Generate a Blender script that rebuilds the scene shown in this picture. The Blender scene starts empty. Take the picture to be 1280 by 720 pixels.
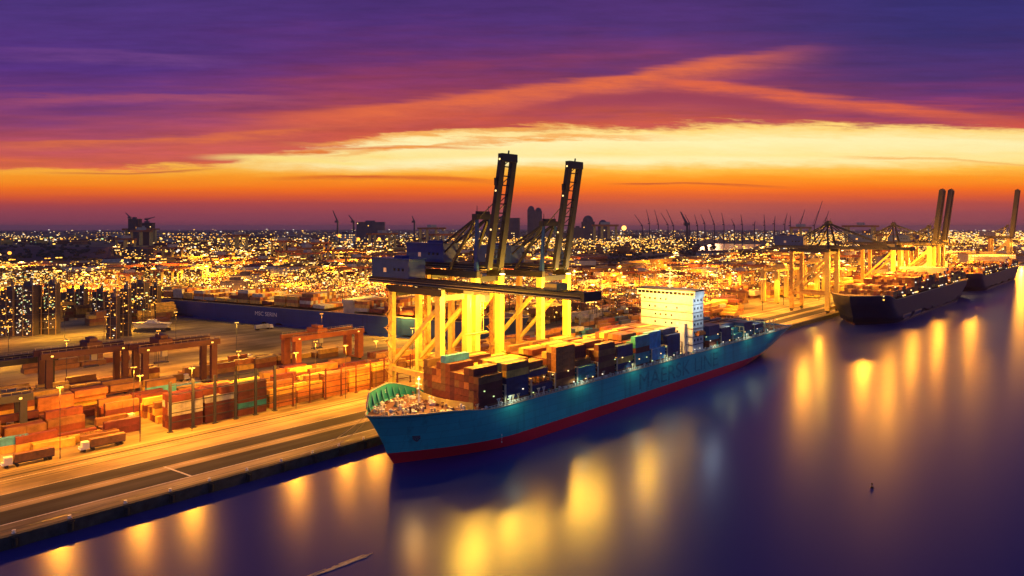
import bpy, math, random
from math import radians as R, sin, cos, pi, atan, atan2, degrees, tan, sqrt
random.seed(7)
sc = bpy.context.scene
col = sc.collection
H = 80.0; F = 853.0; PX = 640.0; PY = 285.0
U = (.683, .730); V = (-.730, .683); Q = (-47.6, 253.6)
ROT = atan2(U[1], U[0])
QZ = 3.0
def W(t, g, z=QZ): return (Q[0]+t*U[0]+g*V[0], Q[1]+t*U[1]+g*V[1], z)
def TG(x, y):
    a, b = x-Q[0], y-Q[1]
    return a*U[0]+b*U[1], a*V[0]+b*V[1]
def ground(px, py, z=QZ):
    Y = (H-z)*F/(py-PY); return ((px-PX)/F*Y, Y)
def t_for(px, g):
    r = (px-PX)/F
    return (r*(Q[1]+g*V[1])-(Q[0]+g*V[0]))/(U[0]-r*U[1])
def proj(x, y, z): return PX+F*x/y, PY+F*(H-z)/y

# ------------------------------------------------------------------ mesh builder
class MB:
    def __init__(s): s.v = []; s.f = []; s.m = []
    def add(s, vs, fs, m=0):
        n = len(s.v); s.v += vs; s.f += [tuple(n+i for i in f) for f in fs]; s.m += [m]*len(fs)
    def box(s, cx, cy, cz, sx, sy, sz, m=0, rz=0):
        c, d = cos(rz), sin(rz); vs = []
        for k in (-1, 1):
            for a, b in ((-1, -1), (1, -1), (1, 1), (-1, 1)):
                x, y = a*sx/2, b*sy/2
                vs.append((cx+x*c-y*d, cy+x*d+y*c, cz+k*sz/2))
        s.add(vs, [(3, 2, 1, 0), (4, 5, 6, 7), (0, 1, 5, 4), (1, 2, 6, 5), (2, 3, 7, 6), (3, 0, 4, 7)], m)
        return s
    def b(s, x0, x1, y0, y1, z0, z1, m=0):
        return s.box((x0+x1)/2, (y0+y1)/2, (z0+z1)/2, abs(x1-x0), abs(y1-y0), abs(z1-z0), m)
    def beam(s, p, q, w, h=None, m=0, w2=None):
        h = h or w
        d = [q[i]-p[i] for i in range(3)]; L = sqrt(sum(a*a for a in d)) or 1; d = [a/L for a in d]
        up = (0, 0, 1) if abs(d[2]) < .95 else (1, 0, 0)
        a = (d[1]*up[2]-d[2]*up[1], d[2]*up[0]-d[0]*up[2], d[0]*up[1]-d[1]*up[0])
        l = sqrt(sum(i*i for i in a)); a = [i/l for i in a]
        b = (a[1]*d[2]-a[2]*d[1], a[2]*d[0]-a[0]*d[2], a[0]*d[1]-a[1]*d[0])
        vs = []
        for P, k in ((p, 1), (q, (w2/w if w2 else 1))):
            for i, j in ((-1, -1), (1, -1), (1, 1), (-1, 1)):
                vs.append(tuple(P[n]+a[n]*i*w/2*k+b[n]*j*h/2*k for n in range(3)))
        s.add(vs, [(3, 2, 1, 0), (4, 5, 6, 7), (0, 1, 5, 4), (1, 2, 6, 5), (2, 3, 7, 6), (3, 0, 4, 7)], m)
        return s
    def cyl(s, cx, cy, z0, z1, r, n=10, m=0, r2=None):
        r2 = r if r2 is None else r2
        vs = [(cx+r*cos(2*pi*i/n), cy+r*sin(2*pi*i/n), z0) for i in range(n)]+[(cx+r2*cos(2*pi*i/n), cy+r2*sin(2*pi*i/n), z1) for i in range(n)]
        s.add(vs, [tuple(range(n-1, -1, -1)), tuple(range(n, 2*n))]+[(i, (i+1) % n, n+(i+1) % n, n+i) for i in range(n)], m)
        return s
    def ball(s, cx, cy, cz, r, m=0, n=8, k=5, sz=1):
        vs = []
        for j in range(k+1):
            a = pi*j/k-pi/2
            for i in range(n):
                vs.append((cx+r*cos(a)*cos(2*pi*i/n), cy+r*cos(a)*sin(2*pi*i/n), cz+r*sz*sin(a)))
        s.add(vs, [(j*n+i, j*n+(i+1) % n, (j+1)*n+(i+1) % n, (j+1)*n+i) for j in range(k) for i in range(n)], m)
        return s
    def mesh(s, name, mats):
        me = bpy.data.meshes.new(name); me.from_pydata(s.v, [], s.f)
        for m in (mats if isinstance(mats, (list, tuple)) else [mats]): me.materials.append(m)
        if any(s.m): me.polygons.foreach_set('material_index', s.m)
        me.update(); return me
    def build(s, name, mats, parent=None, loc=(0, 0, 0), rz=0):
        return link(name, s.mesh(name, mats), parent, loc, rz)
def link(name, data, parent=None, loc=(0, 0, 0), rz=0):
    o = bpy.data.objects.new(name, data); col.objects.link(o)
    o.location = loc; o.rotation_euler = (0, 0, rz)
    if parent: o.parent = parent
    return o
def tag(o, label=None, cat=None, group=None, kind=None):
    if label: o['label'] = label
    if cat: o['category'] = cat
    if group: o['group'] = group
    if kind: o['kind'] = kind
    return o
def thing(name, label, cat, loc, rz=0, group=None):
    return tag(link(name, None, None, loc, rz), label, cat, group)
def copy_tree(o, parent=None):
    c = o.copy(); col.objects.link(c)
    if parent: c.parent = parent
    for ch in list(o.children): copy_tree(ch, c)
    return c

# ------------------------------------------------------------------ materials
def srgb(r, g, b):
    f = lambda c: (c/255)/12.92 if c/255 <= .04045 else ((c/255+.055)/1.055)**2.4
    return (f(r), f(g), f(b), 1)
def mat(name, c, rough=.6, metal=0, var=.25, scale=.3, bump=0, spec=.5, stretch=None):
    m = bpy.data.materials.new(name); m.use_nodes = True; nt = m.node_tree; N = nt.nodes; L = nt.links
    p = N['Principled BSDF']; p.inputs['Roughness'].default_value = rough; p.inputs['Metallic'].default_value = metal
    p.inputs['Specular IOR Level'].default_value = spec
    tc = N.new('ShaderNodeTexCoord'); mp = N.new('ShaderNodeMapping'); L.new(tc.outputs['Object'], mp.inputs[0])
    if stretch: mp.inputs['Scale'].default_value = stretch
    no = N.new('ShaderNodeTexNoise'); no.inputs['Scale'].default_value = scale; no.inputs['Detail'].default_value = 6; no.inputs['Roughness'].default_value = .65
    L.new(mp.outputs[0], no.inputs['Vector'])
    r = N.new('ShaderNodeValToRGB'); r.color_ramp.elements[0].position = .3; r.color_ramp.elements[1].position = .7
    r.color_ramp.elements[0].color = tuple(x*(1-var) for x in c[:3])+(1,)
    r.color_ramp.elements[1].color = tuple(min(.95, x*(1+var)) for x in c[:3])+(1,)
    L.new(no.outputs[0], r.inputs[0]); L.new(r.outputs[0], p.inputs['Base Color'])
    if bump:
        b = N.new('ShaderNodeBump'); b.inputs['Strength'].default_value = bump; b.inputs['Distance'].default_value = .1
        L.new(no.outputs[0], b.inputs['Height']); L.new(b.outputs[0], p.inputs['Normal'])
    return m
def emit(name, c, s, sampled=False):
    m = bpy.data.materials.new(name); m.use_nodes = True; N = m.node_tree.nodes
    p = N['Principled BSDF']; p.inputs['Base Color'].default_value = (.1, .1, .1, 1)
    p.inputs['Emission Color'].default_value = tuple(c)+(1,); p.inputs['Emission Strength'].default_value = s
    if not sampled: m.cycles.emission_sampling = 'NONE'
    return m
M = {}
M['conc'] = mat('quay_concrete', (.30, .27, .22), .85, var=.3, scale=.05, bump=.2)
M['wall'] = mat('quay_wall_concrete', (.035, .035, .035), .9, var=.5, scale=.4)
M['steel_dark'] = mat('dark_steel', (.03, .03, .045), .5, var=.3)
M['navy'] = mat('navy_crane_paint', (.004, .005, .016), .45, var=.3)
M['blue'] = mat('blue_crane_paint', (.006, .032, .2), .45, var=.2)
M['cream'] = mat('cream_yellow_crane_paint', (.62, .44, .11), .5, var=.18, scale=.6)
M['ochrep'] = mat('dull_ochre_crane_paint', (.42, .24, .07), .55, var=.25, scale=.6)  # duller ochre than the cream, for landside legs, stairs and frames
M['orangep'] = mat('orange_gantry_paint', (.42, .12, .025), .5, var=.25)
M['maroonp'] = mat('maroon_gantry_paint', (.085, .018, .02), .55, var=.3)
M['white'] = mat('white_ship_paint', (.75, .7, .6), .5, var=.12, scale=.5)
M['creamdeck'] = mat('buff_deck_gear_paint', (.55, .42, .25), .6, var=.3, scale=1)
M['deckred'] = mat('oxide_deck_paint', (.16, .06, .035), .7, var=.35, scale=.4)
M['green'] = mat('green_bulwark_paint', (.015, .2, .19), .45, var=.25)
M['rubber'] = mat('black_rubber', (.015, .015, .015), .8)
M['glassd'] = mat('dark_window_glass', (.01, .012, .02), .1, var=0)
M['paint'] = mat('white_line_paint', (.6, .55, .5), .8, var=.4, scale=1.5)
M['rail'] = mat('rail_steel', (.06, .05, .05), .4, metal=.6)
M['tree'] = mat('dark_foliage', (.03, .035, .02), .8, var=.5)
M['bld'] = mat('building_concrete', (.18, .15, .14), .8, var=.35, scale=.08)
M['bld2'] = mat('building_dark_brick', (.09, .06, .055), .85, var=.35, scale=.08)
M['bldw'] = mat('building_pale_metal', (.4, .38, .32), .7, var=.3, scale=.08)
M['hazeb'] = mat('distant_concrete', (.10, .08, .09), .9, var=.3, scale=.03)
E_ = {'amber': emit('amber_lamp', (1, .36, .03), 3.0), 'gold': emit('gold_lamp', (1, .50, .07), 3.0), 'warm': emit('warm_white_lamp', (1, .64, .22), 2.4),
      'white': emit('white_lamp', (.95, .8, .6), 1.8), 'green': emit('pale_green_lamp', (.75, 1, .4), 1.2), 'glare': emit('glare_lamp', (1, .62, .2), 9), 'red': emit('red_lamp', (1, .15, .05), 8)}
CC = {'rust red': (.18, .04, .022), 'maroon': (.10, .018, .022), 'orange': (.42, .15, .04), 'navy blue': (.012, .03, .11), 'sky blue': (.06, .28, .50),
      'teal': (.02, .22, .26), 'ochre yellow': (.60, .36, .07), 'pale grey': (.42, .40, .34), 'brown': (.20, .09, .035)}
def cmat(name, c):
    m = mat(name, c, .6, var=.4, scale=.35)
    nt = m.node_tree; N = nt.nodes; L = nt.links; p = N['Principled BSDF']
    w = N.new('ShaderNodeTexWave'); w.inputs['Scale'].default_value = 1.1; w.bands_direction = 'X'
    tc = [n for n in N if n.type == 'TEX_COORD'][0]; L.new(tc.outputs['Object'], w.inputs['Vector'])
    b = N.new('ShaderNodeBump'); b.inputs['Strength'].default_value = .6; b.inputs['Distance'].default_value = .06
    L.new(w.outputs[1], b.inputs['Height']); L.new(b.outputs[0], p.inputs['Normal'])
    return m
CM = {k: cmat(k.replace(' ', '_')+'_container_paint', c) for k, c in CC.items()}
CK = list(CC)

# ------------------------------------------------------------------ world sky
def make_world():
    w = bpy.data.worlds.new('World'); sc.world = w; w.use_nodes = True
    nt = w.node_tree; N = nt.nodes; L = nt.links; N.clear()
    out = N.new('ShaderNodeOutputWorld'); bg = N.new('ShaderNodeBackground'); L.new(bg.outputs[0], out.inputs[0])
    def mth(op, a, b=None, c=None, clamp=False):
        n = N.new('ShaderNodeMath'); n.operation = op; n.use_clamp = clamp
        for i, x in enumerate((a, b, c)):
            if x is None: continue
            if isinstance(x, (int, float)): n.inputs[i].default_value = x
            else: L.new(x, n.inputs[i])
        return n.outputs[0]
    def ramp(x, lo, hi, pts, interp='LINEAR'):
        n = N.new('ShaderNodeMapRange'); n.inputs[1].default_value = lo; n.inputs[2].default_value = hi
        L.new(x, n.inputs[0]); r = N.new('ShaderNodeValToRGB'); L.new(n.outputs[0], r.inputs[0]); r.color_ramp.interpolation = interp
        e = r.color_ramp.elements
        for i, (pos, c) in enumerate(pts):
            q = (pos-lo)/(hi-lo)
            el = e[i] if i < 2 else e.new(q)
            el.position = q; el.color = c if len(c) == 4 else tuple(c)+(1,)
        return r.outputs[0]
    def curve(x, lo, hi, pts, vlo, vhi):   # piecewise value of x
        c = ramp(x, lo, hi, [(p, ((v-vlo)/(vhi-vlo),)*3) for p, v in pts])
        s = N.new('ShaderNodeSeparateColor'); L.new(c, s.inputs[0])
        return mth('MULTIPLY_ADD', s.outputs[0], vhi-vlo, vlo)
    def smooth(x, lo, hi):
        n = N.new('ShaderNodeMapRange'); n.interpolation_type = 'SMOOTHSTEP'; n.inputs[1].default_value = lo; n.inputs[2].default_value = hi
        L.new(x, n.inputs[0]); return n.outputs[0]
    def mix(f, a, b):
        n = N.new('ShaderNodeMix'); n.data_type = 'RGBA'
        if isinstance(f, (int, float)): n.inputs[0].default_value = f
        else: L.new(f, n.inputs[0])
        for i, x in ((6, a), (7, b)):
            if isinstance(x, tuple): n.inputs[i].default_value = x
            else: L.new(x, n.inputs[i])
        return n.outputs[2]
    tc = N.new('ShaderNodeTexCoord'); sp = N.new('ShaderNodeSeparateXYZ'); L.new(tc.outputs['Generated'], sp.inputs[0])
    az = mth('MULTIPLY', mth('ARCTAN2', sp.outputs[0], sp.outputs[1]), 180/pi)
    el = mth('DIVIDE', mth('MULTIPLY', mth('ARCSINE', sp.outputs[2]), 180/pi), mth('MAXIMUM', mth('COSINE', mth('MULTIPLY', az, pi/180)), .62))
    def noise(sa, se, scale, det=5, tilt=0, off=0, rough=.55):
        cb = N.new('ShaderNodeCombineXYZ')
        L.new(mth('MULTIPLY', az, sa), cb.inputs[0]); L.new(mth('MULTIPLY_ADD', az, tilt, mth('MULTIPLY', el, se)), cb.inputs[1]); cb.inputs[2].default_value = off
        n = N.new('ShaderNodeTexNoise'); n.inputs['Scale'].default_value = scale; n.inputs['Detail'].default_value = det; n.inputs['Roughness'].default_value = rough
        L.new(cb.outputs[0], n.inputs['Vector']); return mth('SUBTRACT', n.outputs[0], .5)
    n1 = noise(.05, .55, 1.0, 7, -.02, 1.3)
    n2 = noise(.10, 1.5, 1.0, 6, .03, 5.1)
    n3 = noise(.07, .9, 1.0, 8, -.02, 9.7, .7)
    n4 = noise(.16, 1.1, 1.3, 8, .05, 3.3, .72)
    def AE(px, py):
        a = atan((px-PX)/F); return degrees(a), degrees(atan((PY-py)/F))
    clear = ramp(mth('MULTIPLY_ADD', mth('MULTIPLY', n4, 2.2), smooth(el, 3, 6), mth('MULTIPLY_ADD', n2, .5, el)), -2, 14, [(-2, srgb(60, 30, 60)), (0, srgb(128, 62, 84)), (1.2, srgb(144, 64, 82)), (2.0, srgb(172, 68, 70)), (2.65, srgb(214, 82, 48)),
        (3.3, srgb(246, 108, 24)), (4.2, srgb(253, 150, 32)), (4.9, srgb(255, 190, 70)), (5.7, srgb(255, 228, 140)), (7.2, srgb(255, 242, 178)), (8.3, srgb(255, 214, 120)), (10, srgb(235, 140, 70)), (14, srgb(190, 90, 90))])
    lf = smooth(az, -8, -30)
    clear = mix(mth('MULTIPLY', mth('MULTIPLY', lf, .35), smooth(el, 2, 5)), clear, srgb(245, 150, 40))
    cel = mth('MULTIPLY_ADD', n1, 5.5, mth('MULTIPLY_ADD', n2, 2.6, mth('MULTIPLY_ADD', n4, 1.6, el)))
    cloudC = ramp(cel, 4, 24, [(4, srgb(240, 125, 45)), (6, srgb(222, 100, 62)), (8.3, srgb(200, 80, 66)), (9.8, srgb(172, 68, 84)), (11.8, srgb(138, 52, 94)), (14, srgb(102, 44, 108)), (17, srgb(76, 42, 116)), (24, srgb(50, 40, 104))])
    cloudR = ramp(cel, 4, 24, [(4, srgb(240, 125, 45)), (7.6, srgb(225, 85, 50)), (9, srgb(170, 62, 84)), (10.2, srgb(110, 44, 106)), (12.5, srgb(72, 40, 108)), (17, srgb(48, 40, 110)), (24, srgb(40, 38, 104))])
    cloudL = ramp(cel, 4, 24, [(4, srgb(232, 112, 55)), (5.4, srgb(208, 92, 78)), (7.2, srgb(180, 76, 94)), (9.5, srgb(142, 62, 106)), (11.5, srgb(98, 48, 120)), (14, srgb(82, 44, 124)), (17, srgb(78, 48, 124)), (24, srgb(50, 42, 104))])
    cloud = mix(smooth(az, 12, 33), cloudC, cloudR)
    cloud = mix(smooth(az, -10, -30), cloud, cloudL)
    tx = mth('MULTIPLY_ADD', n4, .55, mth('MULTIPLY_ADD', n3, .8, 1.0))
    tm = N.new('ShaderNodeVectorMath'); tm.operation = 'SCALE'; L.new(cloud, tm.inputs[0]); L.new(tx, tm.inputs[3]); cloud = tm.outputs[0]
    edge = curve(az, -40, 40, [(-40, 4.7), (-30, 4.8), (-24, 5.0), (-20.5, 5.9), (-14, 6.9), (-9, 7.8), (0, 8.1), (15, 8.5), (25, 8.6), (37, 8.3), (40, 8.2)], 0, 12)
    d = mth('SUBTRACT', mth('MULTIPLY_ADD', n4, 2.3, mth('MULTIPLY_ADD', n2, 1.2, mth('MULTIPLY_ADD', n1, .8, el))), edge)
    sky = mix(smooth(d, -.25, .4), clear, cloud)
    # long bright streaks through the cloud deck
    def streak(sky, pts, wup, wdn, colr, amp, a0, a1, a2, a3, nz=1.2):
        ps = [AE(*p) for p in pts]
        c = curve(az, -40, 40, [(-40, ps[0][1])]+ps+[(40, ps[-1][1])], 0, 25)
        dd = mth('SUBTRACT', mth('MULTIPLY_ADD', n4, nz*.7, mth('MULTIPLY_ADD', n2, nz, el)), c)
        up = smooth(dd, wup, 0); dn = smooth(dd, -wdn, 0)
        f = mth('MULTIPLY', mth('MULTIPLY', up, dn), mth('MULTIPLY', smooth(az, a0, a1), smooth(az, a3, a2)))
        f = mth('MULTIPLY', f, mth('ADD', mth('MULTIPLY', n4, 1.3), mth('MULTIPLY_ADD', n1, .9, amp)), clamp=True)
        return mix(f, sky, colr)
    sky = streak(sky, [(330, 150), (460, 138), (640, 116), (780, 98), (900, 78), (1010, 62)], .7, 2.1, srgb(226, 104, 66), .9, -25, -12, 14, 27)
    sky = streak(sky, [(800, 104), (900, 108), (1000, 120), (1120, 133), (1280, 150)], .5, 1.1, srgb(228, 98, 62), .8, 10, 15, 30, 42)
    sky = streak(sky, [(620, 146), (720, 124), (850, 118), (960, 128), (1040, 140)], .5, 1.6, srgb(150, 54, 84), .85, -3, 6, 18, 26, .6)
    sky = streak(sky, [(300, 196), (420, 186), (520, 182), (640, 186)], .25, .35, srgb(228, 120, 50), .75, -22, -16, -7, 0, 1.0)
    sky = streak(sky, [(400, 206), (640, 200), (900, 200)], .5, .9, srgb(255, 246, 190), .7, -24, -12, 18, 40, .5)
    sky = streak(sky, [(240, 197), (330, 196), (430, 204)], .35, .35, srgb(255, 225, 130), .8, -26, -21, -14, -8, .5)
    sky = streak(sky, [(360, 222), (470, 220), (560, 222), (660, 230)], .25, .4, srgb(214, 96, 40), .8, -22, -14, -6, 2, .5)
    sky = streak(sky, [(760, 230), (860, 228), (990, 234)], .12, .22, srgb(196, 80, 44), .8, 7, 11, 18, 24, .3)
    sky = streak(sky, [(60, 216), (160, 217), (280, 210)], .10, .2, srgb(190, 90, 60), .7, -36, -31, -26, -22, .3)
    sky = streak(sky, [(0, 178), (120, 176), (260, 172), (400, 160)], .4, .9, srgb(226, 112, 62), .65, -40, -33, -20, -13, 1.3)
    sky = streak(sky, [(-40, 126), (120, 120), (330, 122), (420, 130)], .35, .8, srgb(168, 76, 104), .6, -40, -34, -22, -14, 1.5)
    sky = streak(sky, [(400, 178), (520, 168), (640, 160), (760, 158)], .3, .5, srgb(250, 176, 84), .7, -20, -13, 0, 8, 1.6)
    sky = streak(sky, [(0, 60), (150, 66), (300, 76)], .5, 1.2, srgb(110, 62, 132), .5, -40, -34, -26, -18, 1.6)
    sky = streak(sky, [(430, 192), (560, 176), (700, 170), (840, 172)], .22, .4, srgb(244, 158, 70), .65, -18, -12, 6, 16, 1.8)
    sky = streak(sky, [(1080, 196), (1180, 198), (1280, 206)], .12, .25, srgb(246, 176, 90), .7, 24, 29, 36, 42, .8)
    # rest of the dome: dusk blue overhead and behind
    high = smooth(el, 18, 50)
    sky = mix(high, sky, (.05, .06, .20, 1))
    back = smooth(mth('ABSOLUTE', az), 60, 120)
    duskb = ramp(el, -5, 60, [(-5, (.02, .03, .08)), (0, (.10, .15, .36)), (15, (.14, .24, .55)), (60, (.05, .07, .22))])
    sky = mix(back, sky, duskb)
    ns = N.new('ShaderNodeTexSky'); ns.sky_type = 'NISHITA'; ns.sun_disc = False; ns.sun_elevation = R(1.5); ns.sun_rotation = R(14)
    ad = N.new('ShaderNodeMix'); ad.data_type = 'RGBA'; ad.blend_type = 'ADD'; ad.inputs[0].default_value = .004
    L.new(sky, ad.inputs[6]); L.new(ns.outputs[0], ad.inputs[7])
    L.new(ad.outputs[2], bg.inputs[0]); bg.inputs[1].default_value = 1
make_world()
sl = bpy.data.lights.new('sun', 'SUN'); sl.energy = .12; sl.angle = R(6); sl.color = (1, .5, .25)
so = link('sun', sl); so.rotation_euler = (R(86), 0, R(180-14)+0)
# sun stands low over the horizon ahead, a little right

# ------------------------------------------------------------------ lights
NL = [0]
DOWN = 158
def lamp(x, y, z, power, color=(1, .47, .10), r=.8, spot=None, parent=None):  # serves real floodlights and added fill lights alike
    power *= .47
    l = bpy.data.lights.new('flood_or_fill_light', 'SPOT' if spot else 'POINT'); l.energy = power; l.color = color; l.shadow_soft_size = r
    if spot: l.spot_size = R(spot); l.spot_blend = .5
    o = link('flood_or_fill_light', l, parent, (x, y, z)); NL[0] += 1
    return o
AMB = (1, .36, .02); GOLD = (1, .50, .035); WHT = (1, .72, .38); COOL = (.75, 1, .75)

# ------------------------------------------------------------------ setting
def sheet(name, pts, m, z, kind='structure'):
    mb = MB(); mb.add([(x, y, z) for x, y in pts], [tuple(range(len(pts)))])
    return tag(mb.build(name, m), kind=kind)
def tgs(t0, t1, g0, g1): return [W(t0, g0)[:2], W(t1, g0)[:2], W(t1, g1)[:2], W(t0, g1)[:2]]
# water
wm = bpy.data.materials.new('harbour_water'); wm.use_nodes = True; nt = wm.node_tree; N = nt.nodes; L = nt.links
p = N['Principled BSDF']; p.inputs['Base Color'].default_value = (.009, .018, .17, 1); p.inputs['Roughness'].default_value = .2; p.inputs['IOR'].default_value = 1.235
tc = N.new('ShaderNodeTexCoord'); p.inputs['Anisotropic'].default_value = .25; cv = N.new('ShaderNodeCombineXYZ'); cv.inputs[0].default_value = 1; L.new(cv.outputs[0], p.inputs['Tangent'])
no = N.new('ShaderNodeTexNoise'); no.inputs['Scale'].default_value = .05; no.inputs['Detail'].default_value = 3
L.new(tc.outputs['Object'], no.inputs['Vector']); b = N.new('ShaderNodeBump'); L.new(no.outputs[0], b.inputs['Height'])
p.inputs['Roughness'].default_value = .275
M['water'] = wm
sheet('water', [(-4000, -3000), (20000, -3000), (20000, 20000), (-4000, 20000)], wm, 0)
# ground with streaks along the quay
def ground_mat(name, c, c2, sc_=.02, along=.12):
    m = bpy.data.materials.new(name); m.use_nodes = True; nt = m.node_tree; N = nt.nodes; L = nt.links
    p = N['Principled BSDF']; p.inputs['Roughness'].default_value = .9; p.inputs['Specular IOR Level'].default_value = .08
    tc = N.new('ShaderNodeTexCoord'); mp = N.new('ShaderNodeMapping'); mp.vector_type = 'POINT'; mp.inputs['Rotation'].default_value = (0, 0, -ROT)
    L.new(tc.outputs['Object'], mp.inputs[0]); mp2 = N.new('ShaderNodeMapping'); mp2.inputs['Scale'].default_value = (along, 1, 1); L.new(mp.outputs[0], mp2.inputs[0])
    a = N.new('ShaderNodeTexNoise'); a.inputs['Scale'].default_value = sc_*8; a.inputs['Detail'].default_value = 8; a.inputs['Roughness'].default_value = .7; L.new(mp2.outputs[0], a.inputs['Vector'])
    b = N.new('ShaderNodeTexNoise'); b.inputs['Scale'].default_value = sc_; b.inputs['Detail'].default_value = 5; L.new(mp.outputs[0], b.inputs['Vector'])
    mx = N.new('ShaderNodeMath'); mx.operation = 'MULTIPLY'; L.new(a.outputs[0], mx.inputs[0]); L.new(b.outputs[0], mx.inputs[1])
    r = N.new('ShaderNodeValToRGB'); r.color_ramp.elements[0].position = .15; r.color_ramp.elements[1].position = .36
    r.color_ramp.elements[0].color = tuple(c)+(1,); r.color_ramp.elements[1].color = tuple(c2)+(1,)
    L.new(mx.outputs[0], r.inputs[0]); L.new(r.outputs[0], p.inputs['Base Color'])
    bp = N.new('ShaderNodeBump'); bp.inputs['Strength'].default_value = .25; bp.inputs['Distance'].default_value = .1; L.new(a.outputs[0], bp.inputs['Height']); L.new(bp.outputs[0], p.inputs['Normal'])
    return m
M['yard'] = ground_mat('yard_asphalt', (.09, .068, .045), (.36, .275, .15))
M['apron'] = ground_mat('apron_concrete', (.13, .10, .07), (.48, .37, .21), .03, .05)
M['asph'] = ground_mat('dark_asphalt', (.04, .036, .036), (.09, .08, .075), .03, .05)
M['far'] = mat('far_land', (.035, .03, .03), .9, var=.5, scale=.004)
sheet('ground', tgs(-700, 26000, 0, 26000), M['yard'], QZ)
sheet('apron', tgs(-700, 2600, 3, 56), M['apron'], QZ+.02)
sheet('road', tgs(-700, 900, 24.5, 33.5), M['asph'], QZ+.03)
sheet('crane_track_bed', tgs(-700, 900, 9.5, 19.5), M['asph'], QZ+.031)
for i, (g, w_) in enumerate(((4.2, .35), (36.2, .35))):
    sheet('crane_rail', tgs(-700, 900, g-w_/2, g+w_/2), M['rail'], QZ+.05)
for g, w_, m in ((9.0, .45, 'paint'), (22.6, .25, 'paint'), (33.9, .2, 'paint'), (50.5, 1.2, 'asph'), (53.5, .5, 'asph'), (43.5, .5, 'asph'), (47, .25, 'paint')):
    sheet('painted_line' if m == 'paint' else 'drain_strip', tgs(-700, 900, g-w_/2, g+w_/2), M[m], QZ+.045)
for t in (-69, -160, 20, 110):
    sheet('painted_line', [W(t, 24.2)[:2], W(t+.7, 24.2)[:2], W(t+3.2, 9.4)[:2], W(t+2.5, 9.4)[:2]], M['paint'], QZ+.055)
sheet('field', [ground(742, 347), ground(862, 333), ground(905, 317), ground(748, 321)], M['far'], QZ+.03)
sheet('field', [ground(-700, 352), ground(148, 343), ground(150, 309), ground(-500, 303)], M['far'], QZ+.03)
rivm = mat('pale_river_water', (.25, .24, .3), .15, var=.05)
sheet('river', [ground(862, 313.5), ground(935, 312), ground(952, 305.5), ground(890, 304.5)], rivm, QZ+.06)
# quay wall
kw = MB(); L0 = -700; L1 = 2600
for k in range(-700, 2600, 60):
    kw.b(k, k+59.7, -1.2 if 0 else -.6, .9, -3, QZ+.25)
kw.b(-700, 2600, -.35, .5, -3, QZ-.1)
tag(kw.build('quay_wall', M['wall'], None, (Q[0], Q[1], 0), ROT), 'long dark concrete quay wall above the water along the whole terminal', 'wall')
fm = MB(); fm.box(0, -.45, 1.6, 1.6, .7, 2.6); fm.cyl(0, -.7, .6, 2.6, .55, 8)
fb = MB(); fb.box(0, .55, 3.25, .9, .5, .5); fb.cyl(0, .6, 3.2, 3.9, .28, 8); fb.cyl(0, .6, 3.9, 4.05, .45, 8)
f0 = None
fpos = [t_for(x, 0) for x in (18, 88, 158, 214, 263, 310, 353, 392, 425, 456)]
ordn = ['first', 'second', 'third', 'fourth', 'fifth', 'sixth', 'seventh', 'eighth', 'ninth', 'tenth', 'eleventh', 'twelfth', 'thirteenth', 'fourteenth', 'fifteenth', 'sixteenth', 'seventeenth', 'eighteenth', 'nineteenth', 'twentieth',
        'twenty-first', 'twenty-second', 'twenty-third', 'twenty-fourth', 'twenty-fifth', 'twenty-sixth', 'twenty-seventh', 'twenty-eighth', 'twenty-ninth', 'thirtieth']
fme = fm.mesh('fender', M['rubber']); bme = fb.mesh('bollard', M['white'])
for i, t in enumerate(fpos):
    x, y, _ = W(t, -.35)
    o = link('quay_fender', fme, None, (x, y, 0), ROT); tag(o, f'black rubber fender on the quay wall, {ordn[i]} from the left edge', 'fender', 'fenders on the quay wall')
    x, y, _ = W(t, .2)
    o = link('mooring_bollard', bme, None, (x, y, 0), ROT); tag(o, f'pale mooring bollard on the quay edge, {ordn[i]} from the left', 'bollard', 'bollards along the quay edge')

# ------------------------------------------------------------------ containers
LISTC = []   # (x,y,z,rot,len,colour,label)
def container_mesh(colour, L_):
    mb = MB(); hx = L_/2
    mb.b(-hx+.08, hx-.08, -1.18, 1.18, .12, 2.52)
    for a in (-1, 1):
        for b_ in (-1, 1): mb.b(a*hx-(.16 if a > 0 else 0), a*hx+(.16 if a < 0 else 0), b_*1.22-(.14 if b_ > 0 else 0), b_*1.22+(.14 if b_ < 0 else 0), 0, 2.59)
        mb.b(-hx+.16, hx-.16, a*1.22-(.1 if a > 0 else 0), a*1.22+(.1 if a < 0 else 0), 2.46, 2.58)
        mb.b(-hx+.16, hx-.16, a*1.22-(.1 if a > 0 else 0), a*1.22+(.1 if a < 0 else 0), 0, .14)
        mb.b(a*hx-(.1 if a > 0 else 0), a*hx+(.1 if a < 0 else 0), -1.08, 1.08, 2.47, 2.585)
    n = int(L_/.75)
    for i in range(n):     # corrugation ribs
        x = -hx+.4+(L_-.8)*i/(n-1)
        mb.b(x-.14, x+.14, -1.215, -1.18, .14, 2.46); mb.b(x-.14, x+.14, 1.18, 1.215, .14, 2.46)
    for i in range(int(L_/1.5)):
        x = -hx+.7+(L_-1.4)*i/(int(L_/1.5)-1); mb.b(x-.2, x+.2, -1.1, 1.1, 2.52, 2.56)
    return mb.mesh('container_'+colour.replace(' ', '_'), CM[colour])
def door_mesh(L_):
    mb = MB()
    for s_ in (-1, 1):
        mb.b(-L_/2-.03, -L_/2+.03, s_*.57-.52, s_*.57+.52, .16, 2.45)
        for q in (-.25, .25): mb.b(-L_/2-.08, -L_/2-.03, s_*.57+q-.03, s_*.57+q+.03, .1, 2.5)
    return mb
CMESH = {(c, L_): container_mesh(c, L_) for c in CK for L_ in (12.19, 6.06)}
DMESH = {}
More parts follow.
